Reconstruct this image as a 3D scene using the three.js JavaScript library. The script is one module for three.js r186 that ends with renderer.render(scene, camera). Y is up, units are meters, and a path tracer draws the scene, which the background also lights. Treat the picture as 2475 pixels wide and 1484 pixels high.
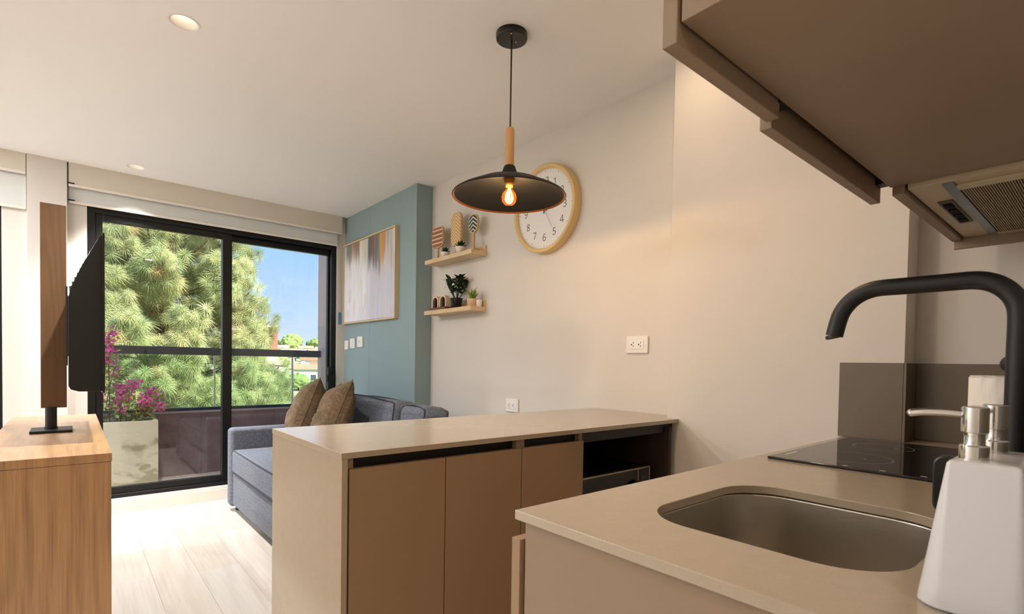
import * as THREE from 'three';
import { RoundedBoxGeometry } from 'three/addons/geometries/RoundedBoxGeometry.js';
import { RectAreaLightUniformsLib } from 'three/addons/lights/RectAreaLightUniformsLib.js';
import { ImprovedNoise } from 'three/addons/math/ImprovedNoise.js';
import { mergeGeometries } from 'three/addons/utils/BufferGeometryUtils.js';

// ---------------------------------------------------------------- camera, sky, sun, exposure
RectAreaLightUniformsLib.init();
const scene = new THREE.Scene();
const renderer = new THREE.WebGLRenderer({ antialias: true });
renderer.toneMapping = THREE.LinearToneMapping;
renderer.toneMappingExposure = 1.33;
renderer.shadowMap.enabled = true;

const W = 2475, H = 1484, FOCAL = 1255.6;
const camera = new THREE.PerspectiveCamera(2 * Math.atan(H / 2 / FOCAL) * 180 / Math.PI, W / H, 0.02, 2000);
camera.setViewOffset(W, H, 1237.5 - 1244.6, 742 - 908.4, W, H);        // the lens is shifted: horizon below the middle
{
  const yaw = 40.4857 * Math.PI / 180, pitch = -1.3546 * Math.PI / 180, roll = 0.9479 * Math.PI / 180;
  const fwd = new THREE.Vector3(Math.sin(yaw) * Math.cos(pitch), Math.sin(pitch), -Math.cos(yaw) * Math.cos(pitch));
  const right = new THREE.Vector3(Math.cos(yaw), 0, Math.sin(yaw));
  const up = right.clone().cross(fwd);
  const r1 = right.clone().multiplyScalar(Math.cos(roll)).addScaledVector(up, Math.sin(roll));
  const u1 = up.clone().multiplyScalar(Math.cos(roll)).addScaledVector(right, -Math.sin(roll));
  camera.quaternion.setFromRotationMatrix(new THREE.Matrix4().makeBasis(r1, u1, fwd.clone().negate()));
  camera.position.set(0, 1.12, 0);
  camera.focus = 2.6; camera.userData.fStop = 13;
}

const noise = new ImprovedNoise();
function fbm(x, y, z, oct = 4) { let s = 0, a = 0.5, f = 1; for (let i = 0; i < oct; i++) { s += a * noise.noise(x * f, y * f, z * f); a *= 0.5; f *= 2; } return s; }
let seed = 12345;
const rnd = () => { seed = (seed * 1664525 + 1013904223) >>> 0; return seed / 4294967296; };
const rr = (a, b) => a + (b - a) * rnd();
const clamp = (x, a = 0, b = 1) => Math.min(b, Math.max(a, x));
const smooth = (a, b, x) => { const t = clamp((x - a) / (b - a)); return t * t * (3 - 2 * t); };

{ // clear blue sky, paler to the horizon, with thin clouds all round
  const w = 1024, h = 512, d = new Float32Array(w * h * 4);
  for (let j = 0; j < h; j++) {
    const el = ((j + 0.5) / h - 0.5) * Math.PI, y = Math.sin(el), c = Math.cos(el);
    for (let i = 0; i < w; i++) {
      const az = ((i + 0.5) / w - 0.5) * 2 * Math.PI, x = Math.cos(az) * c, z = Math.sin(az) * c;
      const t = Math.pow(clamp(y), 0.42), k = (j * w + i) * 4;
      let r = 0.82 - 0.95 * t, g = 0.86 - 0.55 * t, b = 0.92 - 0.10 * t;
      const cl = y > 0.0 ? smooth(0.10, 0.42, fbm(x * 2.2 / (y + 0.35) + 3.1, 5.2, z * 4.4 / (y + 0.35) + 1.7, 5)) * 0.62 * smooth(0.02, 0.2, y) : 0;
      r += (0.98 - r) * cl; g += (0.99 - g) * cl; b += (1.02 - b) * cl;
      if (y < 0) { r = 0.42; g = 0.44; b = 0.40; }
      d[k] = Math.max(r, 0.12); d[k + 1] = g; d[k + 2] = b; d[k + 3] = 1;
    }
  }
  const t = new THREE.DataTexture(d, w, h, THREE.RGBAFormat, THREE.FloatType);
  t.mapping = THREE.EquirectangularReflectionMapping; t.magFilter = THREE.LinearFilter; t.needsUpdate = true;
  scene.background = t; scene.backgroundIntensity = 0.91;
}
const sun = new THREE.DirectionalLight(new THREE.Color(1.0, 0.94, 0.82), 8.0);
sun.position.set(16, 26, 13); sun.target.position.set(3, 0, -12);
sun.castShadow = true; sun.shadow.mapSize.set(2048, 2048);
Object.assign(sun.shadow.camera, { left: -40, right: 40, top: 40, bottom: -40, near: 1, far: 120 });
scene.add(sun, sun.target);

// strength of the room's own lamps
const DL = { pendant: 0.4 };

// ---------------------------------------------------------------- helpers
const taken = new Map();
function numbered(n) { const k = taken.get(n) || 0; taken.set(n, k + 1); return k ? n + '_' + String(k).padStart(3, '0') : n; }
function shade(o) { o.castShadow = true; o.receiveShadow = true; return o; }
function thing(name, label, category, pos = [0, 0, 0], group) {
  const o = new THREE.Group(); o.name = numbered(name); o.position.set(...pos);
  o.userData = { label, category }; if (group) o.userData.group = group;
  scene.add(o); return o;
}
function part(parent, name, geo, mat, label) {
  const g = Array.isArray(geo) ? merge(geo) : geo;
  const m = shade(new THREE.Mesh(g, mat)); m.name = name; if (label) m.userData.label = label;
  parent.add(m); return m;
}
function solo(name, label, category, geo, mat, group) {
  const m = part(scene, numbered(name), geo, mat); m.userData = { label, category }; if (group) m.userData.group = group; return m;
}
function struct(name, geo, mat, label) {
  const m = geo ? part(scene, name, geo, mat) : new THREE.Group(); m.name = name; if (!geo) scene.add(m);
  m.userData.kind = 'structure'; if (label) m.userData.label = label; return m;
}
function merge(list) {
  const l = list.map((g) => { const k = g.index ? g.toNonIndexed() : g.clone(); for (const a of Object.keys(k.attributes)) if (!['position', 'normal', 'uv'].includes(a)) k.deleteAttribute(a); return k; });
  return mergeGeometries(l, false);
}
// texture coordinates in metres, by the way each face points
function metreUV(g, turn = false, ox = 0, oy = 0) {
  if (g.index) g = g.toNonIndexed();
  const p = g.attributes.position, n = g.attributes.normal, uv = new Float32Array(p.count * 2);
  for (let i = 0; i < p.count; i += 3) {
    let nx = 0, ny = 0, nz = 0;
    for (let k = 0; k < 3; k++) { nx += n.getX(i + k); ny += n.getY(i + k); nz += n.getZ(i + k); }
    nx = Math.abs(nx); ny = Math.abs(ny); nz = Math.abs(nz);
    for (let k = 0; k < 3; k++) {
      const q = i + k; let u, v;
      if (nx >= ny && nx >= nz) { u = p.getZ(q); v = p.getY(q); } else if (ny >= nz) { u = p.getX(q); v = p.getZ(q); } else { u = p.getX(q); v = p.getY(q); }
      uv[q * 2] = (turn ? v : u) + ox; uv[q * 2 + 1] = (turn ? u : v) + oy;
    }
  }
  g.setAttribute('uv', new THREE.BufferAttribute(uv, 2)); return g;
}
// box from corner to corner, edges rounded by r
function bx(x0, x1, y0, y1, z0, z1, r = 0.0015, turn = false, seg = 2) {
  const w = Math.abs(x1 - x0), h = Math.abs(y1 - y0), d = Math.abs(z1 - z0);
  const rad = Math.min(r, w * 0.45, h * 0.45, d * 0.45);
  const g = r > 0 ? new RoundedBoxGeometry(w, h, d, seg, rad) : new THREE.BoxGeometry(w, h, d).toNonIndexed();
  g.translate((x0 + x1) / 2, (y0 + y1) / 2, (z0 + z1) / 2);
  return metreUV(g, turn);
}
const cyl = (r0, r1, h, x, y, z, seg = 32, open = false) => new THREE.CylinderGeometry(r1, r0, h, seg, 1, open).translate(x, y + h / 2, z);
const lathe = (pts, seg = 48) => new THREE.LatheGeometry(pts.map((p) => new THREE.Vector2(...p)), seg);
const V = (x, y, z) => new THREE.Vector3(x, y, z);
function tube(pts, r, seg = 48, rad = 10, closed = false, tension = 0.5) { return new THREE.TubeGeometry(new THREE.CatmullRomCurve3(pts.map((p) => V(...p)), closed, 'catmullrom', tension), seg, r, rad, closed); }
function roundRect(x0, x1, y0, y1, r, Shape = THREE.Shape) {
  const s = new Shape();
  s.moveTo(x0 + r, y0); s.lineTo(x1 - r, y0); s.absarc(x1 - r, y0 + r, r, -Math.PI / 2, 0); s.lineTo(x1, y1 - r); s.absarc(x1 - r, y1 - r, r, 0, Math.PI / 2);
  s.lineTo(x0 + r, y1); s.absarc(x0 + r, y1 - r, r, Math.PI / 2, Math.PI); s.lineTo(x0, y0 + r); s.absarc(x0 + r, y0 + r, r, Math.PI, Math.PI * 1.5); return s;
}
const extrude = (shape, depth, bevel = 0, seg = 12) => new THREE.ExtrudeGeometry(shape, { depth: depth - 2 * bevel, bevelEnabled: bevel > 0, bevelSize: bevel, bevelThickness: bevel, bevelSegments: 2, curveSegments: seg }).translate(0, 0, bevel);

// ---------------------------------------------------------------- textures
function tex(w, h, fn, srgb = true, rep = [1, 1]) {
  const d = new Uint8Array(w * h * 4);
  for (let j = 0; j < h; j++) for (let i = 0; i < w; i++) {
    const c = fn(i / w, j / h), k = (j * w + i) * 4;
    d[k] = clamp(c[0], 0, 255); d[k + 1] = clamp(c[1], 0, 255); d[k + 2] = clamp(c[2], 0, 255); d[k + 3] = 255;
  }
  const t = new THREE.DataTexture(d, w, h, THREE.RGBAFormat); if (srgb) t.colorSpace = THREE.SRGBColorSpace;
  t.wrapS = t.wrapT = THREE.RepeatWrapping; t.magFilter = THREE.LinearFilter; t.minFilter = THREE.LinearMipmapLinearFilter; t.generateMipmaps = true;
  t.repeat.set(...rep); t.needsUpdate = true; return t;
}
const mixc = (a, b, t) => [a[0] + (b[0] - a[0]) * t, a[1] + (b[1] - a[1]) * t, a[2] + (b[2] - a[2]) * t];
// wood sawn lengthwise: u runs across the grain, v along it
function wood(light, dark, { rings = 9, cath = 1, pore = 0.5, tile = [1, 1], size = [512, 1024], sx = 1, sy = 1, off = 0 } = {}) {
  return tex(size[0], size[1], (u, v) => {
    const px = Math.abs(((u * sx) % 1) - 0.5) * 2, X = u * sx, Y = v * sy;
    const bend = fbm(X * 2 + off, Y * 0.9, 1.3 + off, 3) * 0.55;
    const r = Math.hypot((px - 0.15 + bend * 0.5) * 1.0, 0.25 + cath * 0.42 * Math.sin(Y * 3.1 + off) + bend * 0.4);
    let g = 0.5 + 0.5 * Math.sin(r * rings * 6.283 + fbm(X * 9, Y * 1.4, off, 3) * 3.2);
    g = Math.pow(g, 2.2);
    const streak = fbm(X * 60, Y * 2.2, 7 + off, 3) * 0.9 + 0.5, fine = fbm(X * 170, Y * 6, 2 + off, 2) + 0.5;
    const t = clamp(g * 0.27 + (streak - 0.35) * 0.62 + (fine - 0.5) * pore * 0.5 + fbm(X * 3, Y * 1.1, 9 + off, 2) * 0.35);
    return mixc(light, dark, t);
  }, true, tile);
}
const oakTex = wood([176, 134, 86], [122, 86, 50], { rings: 5, tile: [2.2, 1.1], pore: 1.1, off: 2 });
const boardTex = wood([106, 75, 44], [80, 54, 30], { rings: 5, cath: 0.5, tile: [5, 0.9], off: 5 });
const pineTex = wood([226, 200, 160], [196, 164, 118], { rings: 6, cath: 0.6, tile: [3, 1.2], off: 8, size: [256, 512] });
const floorTex = wood([206, 200, 193], [184, 175, 164], { rings: 4, cath: 0.7, tile: [1.25, 0.62], pore: 0.9, off: 11, size: [512, 1024] });
const plasterBump = tex(512, 512, (u, v) => { const g = 128 + 90 * fbm(u * 46, v * 46, 3.3, 3); return [g, g, g]; }, false, [1.2, 1.2]);
const weaveBump = tex(256, 256, (u, v) => { const g = 128 + 50 * Math.sin(u * 6.2832 * 42) * Math.sin(v * 6.2832 * 42) + 110 * fbm(u * 30, v * 30, 4, 3); return [g, g, g]; }, false, [4, 4]);
const chenille = (base, amp) => tex(512, 512, (u, v) => { const n = fbm(u * 26, v * 46, 2.2, 4) * 1.3 + fbm(u * 120, v * 120, 6, 2) * 0.8; return base.map((c) => c * (1 + n * amp)); }, true, [2.2, 2.2]);
const sofaTex = chenille([104, 109, 120], 0.28);
const linenTex = tex(512, 512, (u, v) => { const n = fbm(u * 190, v * 12, 2, 2) * 0.5 + fbm(u * 12, v * 190, 5, 2) * 0.5 + fbm(u * 5, v * 5, 8, 3) * 0.35; return [110 * (1 + n), 91 * (1 + n), 68 * (1 + n)]; }, true, [2.5, 2.5]);
const quartzTex = tex(512, 512, (u, v) => { const n = fbm(u * 150, v * 150, 2, 2) * 0.05 + fbm(u * 18, v * 18, 5, 3) * 0.03; return [167 * (1 + n), 152 * (1 + n), 131 * (1 + n)]; }, true, [2, 2]);
const concreteTex = tex(512, 512, (u, v) => {
  const n = fbm(u * 4, v * 4, 1.5, 5), f = fbm(u * 60, v * 60, 3, 2);
  const d = Math.hypot((u - 0.55) * 1.3, (v - 0.52)) ; const stain = clamp(smooth(0.05, 0.5, fbm(u * 7 + 4, v * 6, 9.4, 4) + 0.22 - d * 0.9) + smooth(0.12, 0.5, fbm(u * 9, v * 9 + 2, 3.4, 4) + 0.35 - v * 0.95));
  const b = mixc([206, 200, 174], [150, 143, 112], stain * 0.8); return b.map((c) => c * (1 + n * 0.1 + f * 0.06));
}, true, [1.15, 1.7]);
const brushed = tex(256, 256, (u, v) => { const g = 128 + 100 * fbm(u * 3, v * 150, 1, 2); return [g, g, g]; }, false, [3, 3]);
const mauveTex = tex(256, 256, (u, v) => { const n = fbm(u * 5, v * 5, 1, 4) * 0.25 + fbm(u * 50, v * 50, 4, 2) * 0.12; return [128 * (1 + n), 106 * (1 + n), 106 * (1 + n)]; }, true, [1, 1]);
const barkTex = tex(256, 256, (u, v) => { const n = fbm(u * 16, v * 4, 1, 4); return [96 + 60 * n, 72 + 48 * n, 54 + 40 * n]; }, true, [2, 1]);
const groundTex = tex(512, 512, (u, v) => { const n = fbm(u * 30, v * 30, 1, 4), k = smooth(-0.1, 0.25, fbm(u * 9, v * 9, 4, 3)); return mixc([150, 162, 108], [206, 192, 164], k).map((c) => c * (1 + n * 0.5)); }, true, [0.02, 0.02]);

// ---------------------------------------------------------------- materials
const M = (color, roughness = 0.6, o = {}) => new THREE.MeshPhysicalMaterial({ color, roughness, ...o });
const mt = {
  wall: M('#dcd6ce', 0.88, { bumpMap: plasterBump, bumpScale: 0.0006 }),
  ceiling: M('#f5f2ee', 0.92, { bumpMap: plasterBump, bumpScale: 0.0004 }),
  green: M('#90a5a8', 0.62, { bumpMap: plasterBump, bumpScale: 0.0004 }),
  trim: M('#ece5da', 0.5),
  taupe: M('#907b66', 0.5),
  taupeDoor: M('#977b5e', 0.55),
  quartz: M('#ffffff', 0.17, { map: quartzTex, ior: 1.72 }),
  splash: M('#6b5f50', 0.28),
  blackMetal: M('#0c0d0f', 0.38, { metalness: 0.2 }),
  blackMatte: M('#08080a', 0.5),
  blackGloss: M('#0a0a0b', 0.16),
  blackSatin: M('#121110', 0.34),
  oak: M('#ffffff', 0.42, { map: oakTex, clearcoat: 1, clearcoatRoughness: 0.45 }),
  board: M('#ffffff', 0.5, { map: boardTex }),
  pine: M('#ffffff', 0.55, { map: pineTex }),
  clockWood: M('#dcbd84', 0.5),
  handleWood: M('#b98b57', 0.5),
  sofa: M('#ffffff', 0.9, { map: sofaTex, bumpMap: weaveBump, bumpScale: 0.0012, sheen: 0.5, sheenRoughness: 0.5, sheenColor: new THREE.Color(0.5, 0.52, 0.56) }),
  piping: M('#3c3f46', 0.85),
  linen: M('#ffffff', 0.95, { map: linenTex, bumpMap: weaveBump, bumpScale: 0.0012 }),
  white: M('#f2efea', 0.35),
  plate: M('#efece6', 0.3),
  chrome: M('#d8d8d8', 0.09, { metalness: 1 }),
  steel: M('#c9c2b6', 0.34, { metalness: 1, bumpMap: brushed, bumpScale: 0.0002, anisotropy: 0.5 }),
  greySteel: M('#7f8c93', 0.4, { metalness: 0.6 }),
  hood: M('#c6b598', 0.45),
  glass: M('#ffffff', 0.0, { transmission: 1, thickness: 0, ior: 1.5 }),
  railGlass: M('#f1faf6', 0.0, { transmission: 1, thickness: 0, ior: 1.45 }),
  rail: M('#36424a', 0.35, { metalness: 0.3 }),
  alu: M('#cfd2d2', 0.4, { metalness: 0.4 }),
  mauve: M('#ffffff', 0.7, { map: mauveTex }),
  tile: M('#c9b9a8', 0.7),
  concrete: M('#ffffff', 0.85, { map: concreteTex }),
  soil: M('#3a2c20', 1),
  blindFront: M('#ddd5c6', 0.9), blindRear: M('#d9dbd8', 0.9),
  leafDark: M('#22361d', 0.5), leafSucc: M('#31502a', 0.5), leafLime: M('#7d9a34', 0.55),
  pot: M('#e9e2d8', 0.5), bark: M('#ffffff', 0.95, { map: barkTex }),
};

// ---------------------------------------------------------------- the room
const XR = 2.04, ZW = -4.65, CY = 2.415, XL = -3.3, ZB = 2.0;
{ // floor of separate planks on a screed
  const f = struct('floor', null, null, 'pale whitewashed oak plank floor');
  part(f, 'screed', bx(XL - 0.1, XR + 0.1, -0.2, -0.0125, ZW - 0.1, ZB + 0.1, 0), M('#8d7a63', 0.9));
  const w = 0.192, L = 1.38, tones = ['#ffffff', '#fdfaf6', '#faf6f0', '#fffcf8'].map((c) => M(c, 0.33, { map: floorTex }));
  const geos = [0, 1, 2, 3, 4].map((k) => metreUV(new RoundedBoxGeometry(w - 0.0005, 0.0125, L - 0.0005, 1, 0.0006), false, k * 0.37, k * 0.71));
  let c = 0;
  for (let x = XR - w / 2; x > XL - w / 2; x -= w, c++) for (let z = ZB + L / 2 - (c * 0.53 % 1) * L; z > ZW - L / 2; z -= L) {
    const z0 = Math.max(z - L / 2, ZW), z1 = Math.min(z + L / 2, ZB); if (z1 - z0 < 0.05) continue;
    const p = part(f, 'plank', geos[Math.floor(rnd() * 5)], tones[Math.floor(rnd() * 4)]);
    p.position.set(x, -0.00625, (z0 + z1) / 2); p.scale.z = (z1 - z0) / L;
  }
}
const SPOTS = [ // x, z, which zone, strength
  [0.333, -2.392, 'living', 12], [0.338, -4.406, 'living', 21], [1.69, -1.104, 'kitchen', 60], [0.78, -0.98, 'kitchen', 335],
  ...[-1.15, -1.9, -2.65].flatMap((x) => [[-4.15, 1090], [-3.2, 900], [-2.2, 300], [-1.2, 60]].map(([z, p]) => [x, z, 'left', p])),  // unseen grid added to brighten the living side and soften shadows
  [-0.5, 1.1, 'hall', 620], [-2.2, 1.1, 'hall', 620],  // unseen pair added behind the camera as warm fill
];
{
  const s = new THREE.Shape(); s.moveTo(XL - 0.15, ZW + 0.02); s.lineTo(XR + 0.2, ZW + 0.02); s.lineTo(XR + 0.2, ZB + 0.15); s.lineTo(XL - 0.15, ZB + 0.15); s.closePath();
  for (const [x, z] of SPOTS) { const h = new THREE.Path(); h.absarc(x, z, 0.045, 0, Math.PI * 2, true); s.holes.push(h); }
  const g = new THREE.ExtrudeGeometry(s, { depth: 0.185, bevelEnabled: false, curveSegments: 32 }).rotateX(Math.PI / 2).translate(0, CY + 0.185, 0);
  struct('ceiling', metreUV(g), mt.ceiling, 'smooth off-white plaster ceiling');
  struct('roof', bx(XL - 0.2, XR + 0.3, CY + 0.19, CY + 0.32, ZW - 0.35, ZB + 0.2, 0), mt.trim);
}
struct('wall_right', bx(XR, XR + 0.2, 0, CY + 0.185, ZW - 0.2, ZB + 0.15, 0), mt.wall, 'cream wall carrying the clock and shelves');
struct('wall_pier', bx(1.926, XR, 0, CY, -1.255, -0.433, 0.002), mt.wall, 'cream pier standing proud beside the cooktop');
struct('wall_left', bx(XL - 0.15, XL, 0, CY + 0.185, ZW - 0.2, ZB + 0.15, 0), mt.wall);
struct('wall_back', bx(XL, XR, 0, CY + 0.185, ZB, ZB + 0.15, 0), mt.wall);
struct('wall_kitchen', bx(0.47, XR, 0, CY, 0.032, 0.15, 0.002), mt.wall, 'cream wall behind the kitchen counter');
{ // sage green wall panels
  const w = struct('wall_accent', null, null, 'sage green wall panel beside the window');
  part(w, 'core', bx(1.92, XR, 0, CY, ZW, -3.36, 0.0), mt.green);
  part(w, 'panel', bx(1.906, 1.92, 0, CY, ZW, -4.132, 0.001), mt.green);
  part(w, 'panel', bx(1.906, 1.92, 0, CY, -4.130, -3.36, 0.001), mt.green);
}
const WX0 = 0.083, WX1 = 1.83, WY0 = 0.108, WY1 = 2.158, V0 = -2.05, V1 = -0.337;
struct('wall_front', [
  bx(XL, XR, WY1, CY + 0.185, ZW - 0.2, ZW, 0), bx(XL, XR, -0.2, WY0, ZW - 0.2, ZW, 0),
  bx(XL, V0, WY0, WY1, ZW - 0.2, ZW, 0), bx(V1, WX0, WY0, WY1, ZW - 0.2, ZW, 0), bx(WX1, XR, WY0, WY1, ZW - 0.2, ZW, 0),
], mt.wall, 'white wall round the balcony windows');
struct('wall_column', bx(-0.217, -0.02, 0, CY, ZW, ZW + 0.05, 0.002), mt.wall, 'white column between the two windows');
struct('baseboard_front', [bx(-0.02, 1.906, 0, 0.084, ZW, ZW + 0.016, 0.002), bx(-0.02, 1.906, 0.084, 0.1, ZW, ZW + 0.011, 0.002)], mt.trim, 'cream skirting below the balcony window');
struct('baseboard_right', bx(XR - 0.014, XR, 0, 0.09, -3.36, -1.77, 0.002), mt.trim);

function slidingWindow(name, x0, x1, mull, label) {
  const w = struct(name, null, null, label), zf = ZW - 0.012, zb = ZW - 0.115;
  const f = 0.045, b = mt.blackMetal;
  part(w, 'frame_jamb', bx(x0, x0 + f, WY0, WY1, zb, zf, 0.003), b); part(w, 'frame_jamb', bx(x1 - f, x1, WY0, WY1, zb, zf, 0.003), b);
  part(w, 'frame_head', bx(x0 + f, x1 - f, WY1 - 0.04, WY1, zb, zf, 0.003), b); part(w, 'frame_sill', bx(x0 + f, x1 - f, WY0, WY0 + 0.03, zb, zf + 0.006, 0.003), b);
  const sash = (a, c, z0, z1, l, r) => {
    const s = new THREE.Group(); s.name = 'sash'; w.add(s);
    part(s, 'stile', bx(a, a + l, WY0 + 0.03, WY1 - 0.04, z0, z1, 0.003), b); part(s, 'stile', bx(c - r, c, WY0 + 0.03, WY1 - 0.04, z0, z1, 0.003), b);
    part(s, 'rail', bx(a + l, c - r, WY1 - 0.088, WY1 - 0.04, z0, z1, 0.003), b); part(s, 'rail', bx(a + l, c - r, WY0 + 0.03, WY0 + 0.08, z0, z1, 0.003), b);
    part(s, 'pane', bx(a + l, c - r, WY0 + 0.08, WY1 - 0.088, (z0 + z1) / 2 - 0.0005, (z0 + z1) / 2 + 0.0005, 0), mt.glass);
    return s;
  };
  sash(x0 + f, mull + 0.034, ZW - 0.058, ZW - 0.022, 0.04, 0.067);
  sash(mull - 0.03, x1 - f, ZW - 0.105, ZW - 0.065, 0.06, 0.012);
  return w;
}
const win1 = slidingWindow('window_1', WX0, WX1, 0.949, 'black framed sliding glass door to the balcony');
part(win1, 'handle', [bx(1.752, 1.785, 0.86, 1.06, ZW - 0.012, ZW + 0.012, 0.008), bx(1.735, 1.80, 0.93, 0.99, ZW + 0.008, ZW + 0.03, 0.012)], mt.blackSatin);
slidingWindow('window_2', V0, V1, -1.19, 'black framed sliding window at the left edge');

function blind(label, x0, x1, y, z, mat, group) {
  const t = thing('roller_blind', label, 'blind', [0, 0, 0], group);
  part(t, 'fabric', bx(x0, x1, y + 0.014, CY, z - 0.0015, z + 0.0015, 0), mat);
  part(t, 'bottom_bar', bx(x0, x1, y, y + 0.018, z - 0.008, z + 0.008, 0.004), mt.trim);
  part(t, 'end_cap', bx(x0 - 0.004, x0 + 0.03, y + 0.016, y + 0.024, z + 0.004, z + 0.011, 0.001), mt.blackMatte);
}
blind('beige rolled-up blind hanging in front of the white one above the balcony door', -0.012, 1.86, 2.256, ZW + 0.042, mt.blindFront);
blind('white blind hanging lower behind the beige one, above the balcony door', -0.012, 1.826, 2.15, ZW + 0.016, mt.blindRear);
blind('beige rolled-up blind in the corner left of the white column', -2.1, -0.221, 2.282, ZW + 0.042, mt.blindFront);
blind('white blind hanging lower left of the white column', -2.1, -0.221, 2.062, ZW + 0.016, mt.blindRear);

// ceiling downlights, plus unseen ones added as fill at left and behind
{
  const glow = M('#000000', 1, { emissive: new THREE.Color(1, 0.93, 0.8), emissiveIntensity: 3.2 }), cupMat = M('#f6f0e6', 0.35);
  const cup = lathe([[0.0295, 0.05], [0.036, 0.03], [0.0435, 0.0], [0.052, -0.0025], [0.0535, 0.0]], 40);
  const disc = new THREE.CircleGeometry(0.0295, 32).rotateX(Math.PI / 2).translate(0, 0.0495, 0);
  const names = { living: ['round recessed downlight in the ceiling nearer the camera', 'round recessed downlight close to the balcony window'], kitchen: ['recessed downlight peeking out beside the wall cabinet', 'recessed downlight in front of the wall cabinet'] };
  const tints = { living: [1, 0.97, 0.94], kitchen: [1, 0.71, 0.46], left: [0.98, 0.98, 1.0], hall: [1, 0.82, 0.62] }, n = {};
  for (const [x, z, zone, power] of SPOTS) {
    n[zone] = (n[zone] || 0) + 1;
    const far = { left: 'added fill downlight in the left part of the ceiling out of view', hall: 'added fill downlight in the ceiling behind the camera' };
    const t = thing('downlight', names[zone]?.[n[zone] - 1] ?? far[zone], 'downlight', [x, CY, z], 'recessed ceiling downlights');
    part(t, 'reflector_trim', cup, cupMat); part(t, 'glowing_light_disc', disc, glow);
    if (zone === 'living') { // these two throw a beam straight down
      const l = new THREE.SpotLight(new THREE.Color(...tints[zone]), power, 0, z < -4 ? 0.75 : 0.98, 0.95, 2); l.position.set(x, CY - 0.006, z); l.target.position.set(x, 0, z);
      l.castShadow = true; l.shadow.radius = 2; scene.add(l, l.target);
    } else {
      const l = new THREE.RectAreaLight(new THREE.Color(...tints[zone]), power, 0.07, 0.07);
      l.position.set(x, CY - 0.006, z); l.rotation.x = -Math.PI / 2; scene.add(l);
    }
  }
}

// ---------------------------------------------------------------- balcony and the world outside
const ZP = -5.93;
struct('balcony_floor', null, null, 'pale tiled balcony floor');
{
  const f = scene.getObjectByName('balcony_floor');
  part(f, 'slab', bx(-3.3, 2.4, -0.3, -0.034, ZP - 0.15, ZW - 0.2, 0), M('#8d8478', 0.9));
  const g = bx(-0.1985, 0.1985, -0.012, 0, -0.1985, 0.1985, 0.002);
  for (let x = 2.2; x > -3.2; x -= 0.4) for (let z = ZW - 0.4; z > ZP - 0.1; z -= 0.4) { const p = part(f, 'tile', g, mt.tile); p.position.set(x, -0.022, z); }
}
struct('balcony_parapet', null, null, 'mauve brown balcony parapet');
{
  const f = scene.getObjectByName('balcony_parapet');
  part(f, 'core', bx(-3.3, 2.4, -0.3, 0.585, ZP - 0.14, ZP - 0.004, 0), mt.mauve);
  for (let k = 0; k < 8; k++) part(f, 'panel', bx(-3.1 + k * 0.68, -3.1 + k * 0.68 + 0.677, -0.034, 0.585, ZP - 0.004, ZP, 0.001), mt.mauve);
  part(f, 'coping', bx(-3.3, 2.4, 0.585, 0.603, ZP - 0.15, ZP + 0.006, 0.003), M('#b3a49c', 0.6));
}
struct('balcony_side_wall', bx(2.17, 2.4, -0.3, 2.6, ZP - 0.14, ZW - 0.2, 0.002), M('#cdb2ae', 0.8), 'mauve balcony side wall with daylight in its tone');  // paler than the parapet: daylight on this wall is put into its colour
{
  const t = thing('balcony_railing', 'dark railing with glass panels on the balcony parapet', 'railing');
  part(t, 'handrail', bx(-3.3, 2.17, 1.152, 1.228, ZP - 0.09, ZP - 0.03, 0.01), mt.rail);
  part(t, 'bottom_rail', bx(-3.3, 2.17, 0.603, 0.632, ZP - 0.08, ZP - 0.04, 0.004), mt.rail);
  for (const x of [-2.1, -1.05, 0.03, 1.103, 1.862]) part(t, 'post', bx(x - 0.008, x + 0.008, 0.632, 1.152, ZP - 0.07, ZP - 0.046, 0.002), mt.alu);
  const xs = [-3.2, -2.1, -1.05, 0.03, 1.103, 1.862, 2.16];
  for (let k = 0; k < 6; k++) part(t, 'pane', bx(xs[k] + 0.012, xs[k + 1] - 0.012, 0.634, 1.152, ZP - 0.0585, ZP - 0.0575, 0), mt.railGlass);
}
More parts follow.
